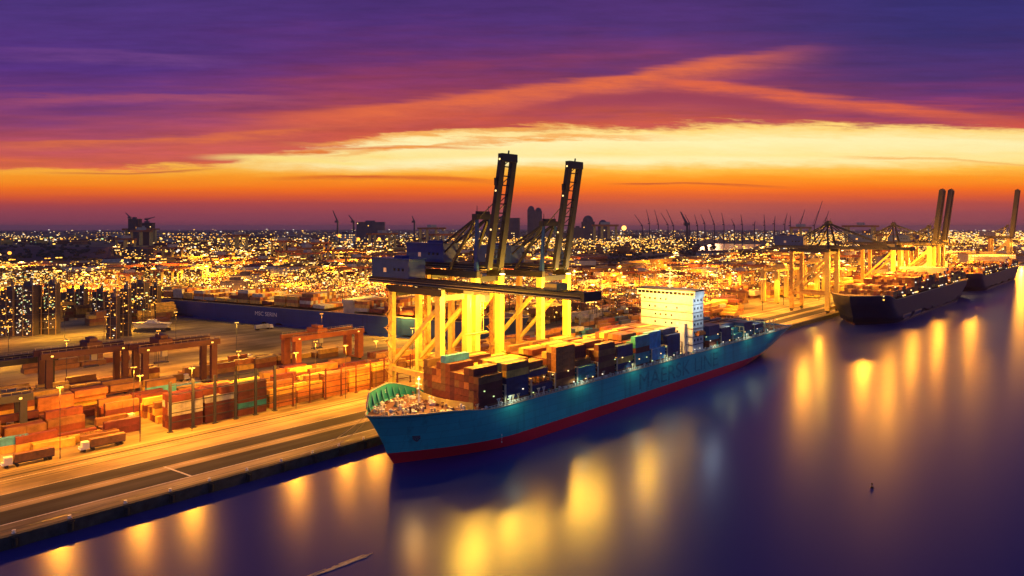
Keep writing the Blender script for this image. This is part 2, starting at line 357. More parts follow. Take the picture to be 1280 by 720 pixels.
for c in CK:
    for L_ in (12.19, 6.06): DMESH[(c, L_)] = door_mesh(L_).mesh('container_doors', CM[c])
def put(x, y, z, rot, L_, c, label, rank=None): LISTC.append((x, y, z, rot, L_, c, label))

# yard blocks: rows parallel to the quay
def yard_block(name, t0, n, g0, rows, tiers, colours, seed, fill=.93, gapt=13.2, hide=True):
    rnd = random.Random(seed)
    for r_ in range(rows):
        for i in range(n):
            hgt = tiers if isinstance(tiers, int) else rnd.choice(tiers)
            for k in range(hgt):
                if k == hgt-1 and rnd.random() > fill: continue
                c = rnd.choice(colours)
                x, y, _ = W(t0+i*gapt, g0+r_*2.75)
                ti = 'top tier' if k == hgt-1 else f'{ordn[k]} tier'
                vis = (k == hgt-1) or r_ == 0 or i == n-1 or i == 0
                if not vis and rnd.random() < .6: continue
                if k == hgt-1 and rnd.random() < .3:
                    for dd in (-3.07, 3.07):
                        if rnd.random() < .85: put(x+dd*U[0], y+dd*U[1], QZ+.06+k*2.6, ROT+rnd.uniform(-.01, .01), 6.06, c, f'short {c} container {name}, {"left" if dd < 0 else "right"} of a pair, {ordn[i]} along, row {r_+1}')
                    continue
                put(x, y, QZ+.06+k*2.6, ROT+rnd.uniform(-.006, .006), 12.19, c, f'{c} container {name}, {ordn[i]} along, row {r_+1}, {ti}')
warm = ['rust red', 'orange', 'brown', 'ochre yellow', 'maroon', 'brown', 'ochre yellow', 'brown', 'maroon']
mixc = CK+['rust red', 'orange', 'maroon', 'brown']

# loose front containers at left
for px, py, c, c2, dt in ((8, 566, 'sky blue', 'ochre yellow', 0), (68, 560, 'ochre yellow', None, 0), (125, 550, 'brown', None, 0)):
    X, Y = ground(px, py)
    put(X, Y, QZ+.06, ROT-.12, 12.19, c2 or c, f'{c2 or c} loose container at the yard edge, {["leftmost","middle","rightmost"][(px>50)+(px>100)]} of the front three')
    X2, Y2 = X+V[0]*2.7, Y+V[1]*2.7
    put(X2, Y2, QZ+.06, ROT-.12, 12.19, c, f'{c} container just behind the {["leftmost","middle","rightmost"][(px>50)+(px>100)]} loose container of the front left yard')
    if c2: put(X, Y, QZ+2.66, ROT-.12, 12.19, c, f'{c} container stacked on the leftmost loose container at the yard edge')
yard_block('behind tall left rack', -46, 3, 65, 3, 5, ['rust red', 'maroon', 'rust red', 'maroon', 'pale grey', 'teal'], 3)
yard_block('behind thin right rack', -5, 5, 67, 3, [3, 4], ['ochre yellow', 'brown', 'orange', 'brown', 'ochre yellow'], 4)
yard_block('in row inland of racks', -46, 8, 78, 4, [1, 2, 3], warm, 31, .9)
yard_block('in inner block left of racks', -125, 5, 128, 6, [1, 2, 3], warm, 32, .85)
yard_block('on the open asphalt past the racks', -6, 4, 152, 4, [1, 2], warm, 61, .85)
yard_block('on the asphalt near the boat', -60, 4, 225, 3, [1, 1, 2], warm, 62, .8)
yard_block('in low front left block', -132, 5, 90, 6, [1, 2, 3], warm, 5, .8)
yard_block('left of the tall rack', -92, 3, 74, 3, [1, 2], warm, 51, .8)
yard_block('in middle yard block', -60, 5, 90, 6, [1, 2, 3, 3], warm, 6, .85)
yard_block('under the maroon gantries', -105, 7, 110, 7, [1, 2, 3, 4], warm+['sky blue'], 8, .85)
yard_block('beyond the maroon gantries', -110, 7, 150, 5, [2, 3], warm+['navy blue'], 9, .85)
yard_block('before the orange gantry', 10, 7, 93, 7, [1, 2, 3], warm, 10, .85)
yard_block('behind the crane legs', 92, 6, 66, 7, [3, 4], warm, 11, .85)
yard_block('behind the orange gantry', 30, 4, 150, 4, [1, 2], warm, 12, .8)
yard_block('inland of the ship stern', 185, 12, 70, 6, [2, 3, 4], mixc, 13, .85)
yard_block('in far left block', -230, 7, 165, 6, [2, 3], warm, 14, .85)

# ------------------------------------------------------------------ racks
def rack(label, t0, t1, g, n, hgt, wd, m):
    x, y, _ = W(t0, g); o = thing('container_rack', label, 'rack', (x, y, QZ+.03), ROT, 'steel racks in front of the container stacks')
    L_ = t1-t0
    me = MB().b(-wd/2, wd/2, -wd/2, wd/2, 0, hgt).box(0, 0, .15, wd*2, wd*2, .3).mesh('post', m)
    for i in range(n): link('post', me, o, (L_*i/(n-1), 0, 0))
    r_ = MB().b(wd/2, L_-wd/2, -.12, .12, -.15, .15).mesh('rail', m)
    for k in range(1, 6): link('rail', r_, o, (0, 0, hgt*k/5.4))
    return o
rack('dark steel rack with tall thick posts before the red container stacks', -53, -11, 61.5, 6, 19, .9, M['steel_dark'])
rack('rust coloured steel rack with thin posts before the orange containers', -10, 62, 62.5, 10, 14, .5, M['maroonp'])

# ------------------------------------------------------------------ yard gantries
def gantry(label, t0, t1, g, hgt, m, leg=2.2, depth=12, cat='gantry crane', cab=True):
    x, y, _ = W((t0+t1)/2, g); o = thing('yard_gantry', label, cat, (x, y, QZ+.03), ROT, 'gantry cranes in the yard')
    w_ = t1-t0
    for sx in (-1, 1):
        for sy in (0, 1):
            MB().beam((sx*w_/2, sy*depth, 1.6), (sx*w_/2, sy*depth, hgt-1.6), leg).build('leg', m, o)
        MB().b(sx*w_/2-.8, sx*w_/2+.8, -1.5, depth+1.5, .8, 1.6).build('sill_beam', m, o)
        for sy in (-1, depth+1): MB().box(sx*w_/2, sy, .4, .7, 1.6, .8).build('wheel_bogie', M['rubber'], o)
    for sy in (0, depth):
        MB().b(-w_/2-3, w_/2+3, sy-1, sy+1, hgt-1.8, hgt+.9).build('girder', m, o)
        mb = MB()
        for i in range(int(w_/2.5)+1):
            xx = -w_/2-2.5+(w_+5)*i/int(w_/2.5); mb.b(xx-.05, xx+.05, sy-1.0, sy-.9, hgt+.9, hgt+2)
        mb.b(-w_/2-3, w_/2+3, sy-1.0, sy-.9, hgt+1.9, hgt+2.0); mb.build('handrail', M['creamdeck'], o)
    tx = random.uniform(-.3, .3)*w_
    tr = MB().b(tx-3, tx+3, .2, depth-.2, hgt+.95, hgt+3.4).b(tx-1.6, tx+1.6, 2, depth-3, hgt+3.4, hgt+5).build('trolley', m, o)
    if cab: MB().b(tx-1.2, tx+1.2, 1.3, 3.8, hgt-4.8, hgt-2).build('cab', M['bldw'], o)
    mb = MB(); mb.b(tx-3, tx+3, depth/2-1.2, depth/2+1.2, hgt-8.5, hgt-7.9)
    for a in (-2.4, 2.4):
        for b_ in (-.9, .9): mb.b(tx+a-.06, tx+a+.06, depth/2+b_-.06, depth/2+b_+.06, hgt-7.9, hgt)
    mb.build('spreader', M['steel_dark'], o)
    mb = MB()
    for i in range(int(hgt/2)-1):
        mb.beam((w_/2+1.5, 3 if i % 2 else 8, 1.6+i*2), (w_/2+1.5, 8 if i % 2 else 3, 3.6+i*2), .7, .15)
    mb.build('stairs', M['creamdeck'], o)
    MB().box(-w_/2+1, -1.15, hgt-.6, .9, .25, .6).build('lamp', E_['gold'], o); MB().box(w_/2-1, -1.15, hgt-.6, .9, .25, .6).build('lamp', E_['gold'], o)
    return o
gantry('orange yard gantry with a wide open portal beside the open asphalt', 39, 79, 132, 17, M['orangep'], 3.6)
gantry('maroon yard gantry, right of the dark pair, behind the red containers', -40, -9, 126, 22, M['maroonp'], 2.6)
gantry('maroon yard gantry, left of the dark pair, with a low trolley', -74, -44, 140, 22, M['maroonp'], 2.4)
gantry('dark gantry at the left edge with a long flat girder', -112, -69, 160, 18, M['navy'], 3)
gantry('small dark gantry over the loose containers at the front left', -112, -92, 96, 15, M['steel_dark'], 2.2, 8)
gantry('yellow lit yard gantry inland of the dark ship bow', 540, 600, 70, 34, M['cream'], 4, 14)
gantry('tall yellow yard gantry right of the first one near the dark ship', 625, 690, 60, 38, M['cream'], 4.5, 14)

# ------------------------------------------------------------------ ship-to-shore cranes
def sts(label, t0, t1, up=True, blen=50, hz=60, gap=32, m_leg='cream', m_land='ochrep', m_top='navy', apex=True, back=22, boom_out=62, tilt=10, bw=8, lit=1.0, detail=True, sc_=1.0):
    w_ = t1-t0; x, y, _ = W((t0+t1)/2, 4.2); o = thing('quay_crane', label, 'crane', (x, y, QZ+.05), ROT, 'quay cranes along the berth')
    hz -= QZ; hx = w_/2; k = hz/57
    for sx in (-1, 1):
        MB().beam((sx*hx, 0, 2.5), (sx*hx, 0, hz-2), 3.3*sc_, 2.6*sc_).build('leg', M[m_leg], o)
        MB().beam((sx*hx, gap, 2.5), (sx*hx, gap, hz-2), 2.6*sc_, 2.2*sc_).build('leg', M[m_land], o)
        MB().b(sx*hx-.9, sx*hx+.9, 1.5, gap-1.15, 17*k-1, 17*k+1).build('portal_beam', M[m_land], o)
        MB().b(sx*hx-1, sx*hx+1, -2, gap+3, hz-2, hz+.8).build('top_beam', M[m_top], o)
        MB().beam((sx*hx, 1, hz-7), (sx*hx, gap-1, 20*k), 1.5*sc_).build('brace', M[m_leg], o)
    for yy in (0, gap):
        MB().b(-hx+2*sc_, hx-2*sc_, yy-1, yy+1, 3, 5.4).build('sill_beam', M[m_leg], o)
        MB().b(-hx+2*sc_, hx-2*sc_, yy-.9, yy+.9, hz-4, hz-1.6).build('cross_beam', M[m_top], o)
        for sx in (-1, 1):
            mb = MB(); mb.b(sx*hx-3, sx*hx+3, yy-.8, yy+.8, 1.4, 2.6)
            for q in (-2.3, -.8, .8, 2.3): mb.box(sx*hx+q, yy, .65, 1.1, .5, 1.3)
            mb.build('wheel_bogie', M['steel_dark'], o)
    # fixed girder
    ye = gap+back
    for s_ in (-1, 1):
        MB().b(s_*bw/2-.8, s_*bw/2+.8, -4, ye, hz+.9, hz+3.6).build('girder', M[m_top], o)
    mb = MB()
    for i in range(int(ye/4)): mb.b(-bw/2+.8, bw/2-.8, i*4-.3, i*4+.3, hz+1.2, hz+1.8)
    for s_ in (-1, 1): mb.b(s_*bw/2+s_*.9, s_*bw/2+s_*1.9, -4, ye, hz+1.4, hz+1.55); mb.b(s_*bw/2+s_*1.85, s_*bw/2+s_*1.95, -4, ye, hz+2.5, hz+2.6)
    mb.build('walkway', M['creamdeck'], o)
    # machinery house
    mh = MB(); mh.b(-bw/2-1.2, bw/2+1.2, gap-8, gap+19, hz+3.7, hz+12); mh.b(-bw/2-1.6, bw/2+1.6, gap-8.4, gap+19.4, hz+12, hz+12.4)
    mh.b(-2, 2, gap, gap+6, hz+12.4, hz+13.6); hs = mh.build('machinery_house', M['blue'], o)
    MB().box(-bw/2-1.25, gap+9, hz+7, .1, 2.0, 2.0).build('badge', M['white'], hs)
    for q in (0, 3, 6): MB().box(-bw/2-1.25, gap-4+q, hz+7.5, .12, 1.4, 1.2).build('window', M['glassd'], hs)
    # cab + trolley
    ct = -14 if not up else 8
    tr = MB().b(-bw/2-1, bw/2+1, ct-3, ct+3, hz-.6, hz+.8).build('trolley', M['creamdeck'], o)
    MB().b(-1.3, 1.3, ct-6, ct-3.2, hz-3.4, hz-.7).build('cab', M['white'], o)
    mb = MB(); mb.b(-6, 6, ct-.8, ct+.8, hz-17, hz-16.2)
    for a in (-3, 3):
        for b_ in (-.7, .7): mb.b(a-.08, a+.08, ct+b_-.08, ct+b_+.08, hz-16.2, hz-.6)
    mb.build('spreader', M['cream'], o)
    # boom
    if up:
        a = R(90-tilt); L_ = blen
        def P(xx, d_, off=0): return (xx, -4-d_*cos(a)+off*sin(a)*0-off*0, hz+2.2+d_*sin(a))
        bm = thing_part = None
        for s_ in (-1, 1):
            mb = MB(); mb.beam(P(s_*bw/2, 0), P(s_*bw/2, L_), 2.0*sc_**2.1, 2.8*sc_**1.5); mb.build('boom_girder', M[m_top], o)
        mb = MB(); n = int(L_/4)
        for i in range(n):
            d0 = L_*i/n; d1 = L_*(i+1)/n
            mb.beam(P(-bw/2+1, d0), P(bw/2-1, d0), .5)
            if i % 2: mb.beam(P(-bw/2+1, d0), P(bw/2-1, d1), .3)
        mb.build('boom_lattice', M[m_top], o)
        mb = MB(); mb.beam(P(-bw/2-1.2, L_-.2), P(bw/2+1.2, L_-.2), 2.6, 3.4); mb.beam(P(0, L_), P(0, L_+3), .5); mb.build('boom_tip', M[m_top], o)
        MB().beam(P(-bw/2-2.5, L_*.78), P(-bw/2+2, L_*.78), 1.2, 3.2).build('boom_bracket', M[m_top], o)
        MB().beam(P(-bw/2-1.8, L_*.6), P(-bw/2-.4, L_*.6), 1, 1).build('boom_bracket', M[m_top], o)
        mb = MB()
        for s_ in (-1, 1):
            mb.beam((s_*(bw/2+.3), 1, hz+24*k), P(s_*bw/2, L_*.62), .32)
        mb.build('forestay', M['steel_dark'], o)
        for q in (.35, .7, .98):
            mb = MB(); pp = P(-bw/2-1.2, L_*q); mb.box(pp[0], pp[1], pp[2], .7, .7, .7); mb.build('boom_lamp', E_['warm'], o)
    else:
        for s_ in (-1, 1):
            MB().b(s_*bw/2-.9, s_*bw/2+.9, -4-boom_out, -4.05, hz+.9, hz+3.4).build('boom_girder', M[m_top], o)
        mb = MB()
        for i in range(int(boom_out/5)): mb.b(-bw/2+.9, bw/2-.9, -6-i*5-.3, -6-i*5+.3, hz+1.2, hz+1.8)
        for s_ in (-1, 1): mb.b(s_*(bw/2+.95), s_*(bw/2+1.9), -4-boom_out, -4, hz+1.4, hz+1.55); mb.b(s_*(bw/2+1.85), s_*(bw/2+1.95), -4-boom_out, -4, hz+2.5, hz+2.6)
        mb.build('walkway', M['creamdeck'], o)
        MB().b(-bw/2-1.5, bw/2+1.5, -5.6-boom_out, -4.1-boom_out, hz+.6, hz+3.8).build('boom_tip', M[m_top], o)
        MB().b(-3, 3, 8-boom_out, 14-boom_out, hz+3.5, hz+6).build('boom_winch_house', M['cream'], o)
    if apex:
        ah = hz+24*k
        for s_ in (-1, 1):
            MB().beam((s_*hx*.9, 0, hz+.8), (s_*(bw/2), 3, ah), 1.7, 1.5, w2=1.1).build('apex_leg', M['blue' if up else m_top], o)
            MB().beam((s_*bw/2, 3, ah), (s_*hx*.9, gap*.55, hz+.8), 1.1).build('apex_strut', M[m_top], o)
            MB().beam((s_*bw/2, 3, ah), (s_*bw/2, gap+8, hz+4), .9).build('backstay', M[m_top], o)
            MB().beam((s_*bw/2, 3, ah), (s_*bw/2, gap-2, hz+4), .6).build('backstay', M[m_top], o)
            if not up: MB().beam((s_*bw/2, 3, ah), (s_*bw/2, -boom_out*.8, hz+3.4), .9).build('forestay', M[m_top], o)
            if not up: MB().beam((s_*bw/2, 3, ah), (s_*bw/2, -boom_out*.4, hz+3.4), .7).build('forestay', M[m_top], o)
        mb = MB(); mb.b(-bw/2-1.6, bw/2+1.6, 1.6, 4.6, ah-1, ah+1.4); mb.b(-bw/2, bw/2, 2, 4, ah+1.4, ah+2.6)
        for s_ in (-1, 1): mb.b(s_*bw/2-.1, s_*bw/2+.1, 2.9, 3.1, ah+1.4, ah+5)
        mb.build('apex_head', M[m_top], o)
    # stairs tower on landside leg and elevator
    mb = MB()
    for i in range(int(hz/3)-1):
        mb.beam((-hx-2.0, gap-2 if i % 2 else gap+2, 3+i*3), (-hx-2.0, gap+2 if i % 2 else gap-2, 6+i*3), .6, .12)
        mb.b(-hx-2.6, -hx-1.2, gap+(2 if i % 2 else -2)-.8, gap+(2 if i % 2 else -2)+.8, 6+i*3, 6.1+i*3)
    mb.build('stairs', M['ochrep'], o)
    # floodlights under the girder
    for yy, f in ((gap*.8, .8), (gap*.3, 1), (-9, 1.0)):
        if lit:
            MB().box(0, yy, hz-.4, 1.6, 1.6, .5).build('floodlight', E_['glare'], o)
    return o
sts('low quay crane with its dark boom lowered out over the ship', 31, 46, up=False, apex=False, hz=54, boom_out=66, bw=7, m_top='navy', m_land='cream')
sts('nearest of the two quay cranes with raised boom, by the ship bow', 51, 66, up=True, blen=48, hz=60.5, bw=7)
sts('second quay crane with raised boom, right of the nearest one', 94, 114, up=True, blen=50, hz=58.5, bw=8)
sts('dark quay crane with peaked frame and lowered boom beside the dark ship', 490, 515, up=False, boom_out=60, hz=60, m_leg='cream', lit=1, sc_=1.2)
sts('peaked quay crane behind the containers of the dark ship', 705, 733, up=False, boom_out=60, hz=60, m_leg='cream', sc_=1.3)
sts('left one of two far quay cranes with raised booms at right', 878, 903, up=True, blen=70, hz=58, sc_=1.5, bw=13, tilt=7)
sts('right one of two far quay cranes with raised booms at right', 930, 956, up=True, blen=72, hz=58, sc_=1.5, bw=13, tilt=7)
sts('farthest quay crane with lamps up its raised boom at the right edge', 1560, 1590, up=True, blen=96, hz=60, sc_=1.8, bw=16, tilt=6)

# ------------------------------------------------------------------ ship hull
def hull_mesh(name, B, wl_len, deck_len, zd, zbow, rake, m_hull, m_deck, boot=4.2, flare_d=33, flare_w=58, over=36, stern_r=.85):
    # local x from stem waterline aft, y lateral, z up
    LV = [-2.5, -.5, 1, 2.6, boot, 6, 8, 10, 12, 14, None]
    fs_ = min(1, zd/15.6); LV = [v_ if v_ is None else v_*fs_ for v_ in LV]
    def sheer(x): # deck height
        if x < 34: k = min(1, max(0, (34-x)/26)); return zd+(zbow-zd)*(k*k*(3-2*k))
        return zd
    NS = 56; mb = MB(); grid = []
    nl = 11
    for li in range(nl):
        row = []
        kf = li/(nl-1)
        for s in range(NS+1):
            q = s/NS; q = q**1.35 if q < 1 else 1
            zz = LV[li] if LV[li] is not None else None
            kk = kf
            x0 = -rake*kk**1.25; x1 = wl_len+(over)*kk**.55
            x = x0+(x1-x0)*q
            z = sheer(x) if zz is None else min(zz, sheer(x)-.02*(nl-li))
            if li < nl-1:
                zmax = sheer(x); z = -2.5+(zmax+2.5)*((LV[li]+2.5)/(zd+2.5) if True else kf)
                if LV[li] <= boot: z = LV[li]
            Lb = flare_w+(flare_d-flare_w)*kk; d = x-x0
            h = B*min(1, sin(min(1, d/Lb)*pi/2)**(.72+.35*(1-kk)))
            Ls = 70-35*kk; e = (x1-x)/Ls
            if e < 1: wt = stern_r*kk**.8; h = h*(wt+(1-wt)*sin(max(0, e)*pi/2)**.8)
            row.append((x, h, z))
        grid.append(row)
    vs = []
    for side in (-1, 1):
        for row in grid: vs += [(x, side*h, z) for x, h, z in row]
    n = NS+1; fs = []; off = nl*n
    ms = []
    for li in range(nl-1):
        for s in range(NS):
            a = li*n+s
            fs.append((a, a+1, a+n+1, a+n)); fs.append((off+a+1, off+a, off+a+n, off+a+n+1))
    mb.add(vs, fs, 0)
    tr = [(li+0)*n+NS for li in range(nl)]
    mb.f += [(tr[i], off+tr[i], off+tr[i+1], tr[i+1]) for i in range(nl-1)]; mb.m += [0]*(nl-1)
    top = (nl-1)*n
    dk = MB()
    dv = [(x, -h, z-.6) for x, h, z in grid[-1]]+[(x, h, z-.6) for x, h, z in grid[-1]]
    dk.add(dv, [(s, s+1, n+s+1, n+s) for s in range(NS)])
    return mb, dk, grid[-1], sheer
def hull_mat(name, c, boot_c, boot=4.2, rough=.35):
    m = mat(name, c, rough, var=.12, scale=.08, stretch=(1, 1, .25))
    nt = m.node_tree; N = nt.nodes; L = nt.links; p = N['Principled BSDF']; src = p.inputs['Base Color'].links[0].from_socket
    tc = N.new('ShaderNodeTexCoord'); s = N.new('ShaderNodeSeparateXYZ'); L.new(tc.outputs['Object'], s.inputs[0])
    n = N.new('ShaderNodeTexNoise'); n.inputs['Scale'].default_value = .6; L.new(tc.outputs['Object'], n.inputs[0])
    a = N.new('ShaderNodeMath'); a.operation = 'MULTIPLY_ADD'; L.new(n.outputs[0], a.inputs[0]); a.inputs[1].default_value = .25; L.new(s.outputs[2], a.inputs[2])
    g = N.new('ShaderNodeMath'); g.operation = 'GREATER_THAN'; L.new(a.outputs[0], g.inputs[0]); g.inputs[1].default_value = boot+.12
    # rust weeping down the plates
    rn = N.new('ShaderNodeTexNoise'); rn.inputs['Scale'].default_value = .5; rn.inputs['Detail'].default_value = 6
    mp = N.new('ShaderNodeMapping'); mp.inputs['Scale'].default_value = (1, 1, .08); L.new(tc.outputs['Object'], mp.inputs[0]); L.new(mp.outputs[0], rn.inputs[0])
    rr = N.new('ShaderNodeMapRange'); rr.inputs[1].default_value = .56; rr.inputs[2].default_value = .75; rr.inputs[4].default_value = .5; L.new(rn.outputs[0], rr.inputs[0])
    m1 = N.new('ShaderNodeMix'); m1.data_type = 'RGBA'; L.new(rr.outputs[0], m1.inputs[0]); L.new(src, m1.inputs[6]); m1.inputs[7].default_value = tuple(x*.35 for x in c)+(1,)
    br = N.new('ShaderNodeTexBrick'); cx = N.new('ShaderNodeCombineXYZ'); L.new(s.outputs[0], cx.inputs[0]); L.new(s.outputs[2], cx.inputs[1]); L.new(cx.outputs[0], br.inputs[0])
    br.inputs['Scale'].default_value = 1; br.inputs['Brick Width'].default_value = 11; br.inputs['Row Height'].default_value = 2.7; br.inputs['Mortar Size'].default_value = .06
    br.inputs['Color1'].default_value = (1, 1, 1, 1); br.inputs['Color2'].default_value = (.84, .86, .88, 1); br.inputs['Mortar'].default_value = (.6, .6, .6, 1)
    mm = N.new('ShaderNodeMix'); mm.data_type = 'RGBA'; mm.blend_type = 'MULTIPLY'; mm.inputs[0].default_value = 1; L.new(m1.outputs[2], mm.inputs[6]); L.new(br.outputs[0], mm.inputs[7])
    mx = N.new('ShaderNodeMix'); mx.data_type = 'RGBA'; L.new(g.outputs[0], mx.inputs[0]); mx.inputs[6].default_value = tuple(boot_c)+(1,); L.new(mm.outputs[2], mx.inputs[7])
    L.new(mx.outputs[2], p.inputs['Base Color']); return m
M['teal_hull'] = hull_mat('teal_hull_paint', (.03, .46, .44), (.85, .012, .03))
M['navy_hull'] = hull_mat('navy_hull_paint', (.010, .014, .045), (.08, .03, .04), 2)
M['blue_hull'] = hull_mat('blue_hull_paint', (.015, .05, .22), (.10, .03, .04), 1)
M['letter'] = mat('dark_blue_letter_paint', (.016, .26, .28), .5, var=.4, scale=.6)
M['letterw'] = mat('white_letter_paint', (.8, .78, .7), .5, var=.1)
def text(name, body, size, m, parent, loc, rot, sx=1):
    c = bpy.data.curves.new(name, 'FONT'); c.body = body; c.size = size; c.extrude = .02; c.align_x = 'LEFT'; c.materials.append(m)
    o = link(name, c, parent, loc); o.rotation_euler = rot; o.scale = (sx, 1, 1)
    if ' ' in body:
        dx = 0; cr, sr = cos(rot[2]), sin(rot[2])
        for wd in body.split(' '):
            q = text(name, wd, size, m, parent, (loc[0]+dx*cr, loc[1]+dx*sr, loc[2]), rot, sx)
            dx += (max(v.co.x for v in q.data.vertices)+size*.3)*sx
        bpy.data.objects.remove(o); return q
    dg = bpy.context.evaluated_depsgraph_get(); me = bpy.data.meshes.new_from_object(o.evaluated_get(dg)); bpy.data.objects.remove(o)
    o = link(name, me, parent, loc); o.rotation_euler = rot; o.scale = (sx, 1, 1)
    return o
# main ship
BT = -10; SG = -20.4; BH = 17
x0, y0, _ = W(BT, SG)
ship = thing('container_ship', 'teal container ship with red waterline moored at the quay, bow towards us', 'ship', (x0, y0, 0), ROT)
hb, dk, rim, sheer = hull_mesh('hull', BH, 270, 300, 15.6, 18.4, 12, None, None, over=44)
ho = hb.build('hull', M['teal_hull'], ship)
for pl in ho.data.polygons: pl.use_smooth = True
dk.build('deck', M['deckred'], ship)
# rims: low port bulwark, tall starboard bow bulwark (green inside)
mb = MB()
for a, b_ in zip(rim[:-1], rim[1:]):
    mb.beam((a[0], -a[1], a[2]+.05), (b_[0], -b_[1], b_[2]+.05), .35, .35); mb.beam((a[0], a[1], a[2]+.05), (b_[0], b_[1], b_[2]+.05), .35, .35)
mb.build('gunwale', M['creamdeck'], ship)
mb = MB(); cap = MB()
def bh(x): return 5.2*min(1, max(0, (x+9)/3))*(1 if x < 8 else max(.06, 1-(x-8)/22)**.8 if x < 30 else 0)
pts = [r_ for r_ in rim if -9.5 < r_[0] < 30]
for a, b_ in zip(pts[:-1], pts[1:]):
    za, zb = a[2]+bh(a[0]), b_[2]+bh(b_[0])
    vs = [(a[0], a[1]+.02, a[2]), (b_[0], b_[1]+.02, b_[2]), (b_[0], b_[1]+.6, zb), (a[0], a[1]+.6, za), (a[0], a[1]-.25, a[2]), (b_[0], b_[1]-.25, b_[2]), (b_[0], b_[1]+.3, zb), (a[0], a[1]+.3, za)]
    mb.add(vs, [(0, 1, 2, 3), (7, 6, 5, 4), (3, 2, 6, 7), (0, 3, 7, 4), (1, 5, 6, 2)])
    cap.beam((a[0], a[1]+.45, za+.1), (b_[0], b_[1]+.45, zb+.1), .5, .25)
bw_ = mb.build('bulwark', M['green'], ship); cap.build('bulwark_rail', M['creamdeck'], bw_)
mb = MB()
for i in range(10):
    r_ = rim[0]; x = -7+i*3.4
    h = [q for q in rim if q[0] >= x][0]
    mb.beam((x, h[1]-2.2, h[2]-.5), (x, h[1]-.1, h[2]+bh(x)*.75), .25, .9)
mb.build('bulwark_stay', M['green'], bw_)
# star emblem on bulwark (white star on inside)
def star(cx, cy, cz, r, parent, mname, axis):
    vs = []; 
    for i in range(14):
        rr = r if i % 2 == 0 else r*.5; a = pi/2+i*pi/7
        vs.append((cx+rr*cos(a), cy, cz+rr*sin(a)))
    mb = MB(); mb.add(vs, [tuple(range(14))]); mb.add([(x, y-.06, z) for x, y, z in vs], [tuple(range(13, -1, -1))])
    return mb.build('star_emblem', M[mname], parent)
hb_ = [q for q in rim if q[0] >= 5][0]
star(5, hb_[1]-.75, hb_[2]+2.6, 1.3, bw_, 'letterw', 0)
# anchor on port bow
an = MB(); ax = 2.5
def port_y(x, z):
    # sample hull surface
    best = None
    for v in ho.data.vertices:
        if v.co.y < 0:
            d_ = (v.co.x-x)**2+(v.co.z-z)**2*2
            if best is None or d_ < best[0]: best = (d_, v.co.y)
    return best[1]
py_ = port_y(3.5, 10.5)
an.cyl(0, 0, 0, .5, 1.5, 12); 
hs = an.build('hawse_pipe', M['steel_dark'], ship, (3.5, py_-.15, 10.2)); hs.rotation_euler = (R(75), 0, R(-28))
an = MB(); an.beam((0, 0, 1.2), (0, 0, -1.6), .4); an.beam((-1.3, 0, -.6), (0, 0, -1.7), .45); an.beam((1.3, 0, -.6), (0, 0, -1.7), .45)
ao = an.build('anchor', M['steel_dark'], ship, (3.4, py_-.55, 9.8)); ao.rotation_euler = (R(-15), 0, R(-28))
# lettering on port side
text('lettering', 'MAERSK LINE', 10.5, M['letter'], ship, (124, -17.04, 6.1), (R(90), 0, 0), 1.25)
text('draught_marks', '8\n7\n6', 1.2, M['letterw'], ship, (34, -17.04, 5), (R(90), 0, 0))
# foredeck gear
rnd = random.Random(5)
gear = []
def halfw(x):
    q = [h for h in rim if h[0] >= x]; return q[0][1] if q else 10
for s_ in (-1, 1):
    mb = MB(); mb.b(-1.5, 1.5, -1.1, 1.1, 0, .5)
    for q in (-1.1, 0, 1.1): mb.box(q, 0, 1.2, .6, 1.6, 1.6)
    mb.box(0, 1.3, .9, 1.2, .8, 1.4); mb.build('windlass', M['creamdeck'], ship, (4.5, s_*4, sheer(4)-.6))
for i, (x, y) in enumerate([(-6, 2), (-6, -2), (-1, 6), (-1, -6), (8, 10), (8, -10), (14, 12), (14, -12), (19, 13), (19, -13), (2, 0), (11, 0)]):
    mb = MB()
    for q in (-.6, .6): mb.cyl(q, 0, 0, 1.0, .38, 8); mb.cyl(q, 0, 1, 1.15, .5, 8)
    mb.box(0, 0, .1, 2.2, 1, .2); mb.build('bollard', M['creamdeck'], ship, (x, y, sheer(x)-.6), rnd.uniform(0, 3))
for i in range(58):
    x = rnd.uniform(-6, 20); hw = halfw(x)-1.8; y = rnd.uniform(-hw, hw)
    mb = MB(); k = rnd.random()
    if k < .35: mb.cyl(0, 0, 0, rnd.uniform(.8, 2), .35, 8); mb.ball(0, 0, 1.8, .55, sz=.6); nm = 'vent'
    elif k < .7: mb.box(0, 0, .4, rnd.uniform(1, 2.4), rnd.uniform(.8, 1.8), .8); mb.box(0, 0, .9, .6, .6, .3); nm = 'locker'
    else:
        mb.cyl(0, 0, .2, .5, .9, 10); mb.cyl(0, 0, 0, .9, .3, 8); nm = 'rope_reel'
    mb.build(nm, M[rnd.choice(['creamdeck', 'white', 'deckred', 'white'])], ship, (x, y, sheer(x)-.6), rnd.uniform(0, 3))
mb = MB(); mb.cyl(0, 0, 0, 10, .4, 8, r2=.2); mb.beam((0, -1.6, 7.5), (0, 1.6, 7.5), .25); mb.box(0, 0, 6, 1.2, 1.2, .2)
mst = mb.build('foremast', M['white'], ship, (10, 0, sheer(10)-.6)); MB().box(0, 0, 9.2, .7, .7, .5).build('mast_lamp', E_['white'], mst)
# breakwater: yellow curved coaming
mb = MB(); n = 14
for i in range(n):
    y1 = -15.5+31*i/n; y2 = -15.5+31*(i+1)/n; f = lambda y: 21.5-3.5*cos(y/15.5*pi/2)
    mb.beam((f(y1), y1, 17.3), (f(y2), y2, 17.3), .25, 3.6)
mb.build('breakwater', M['cream'], ship)
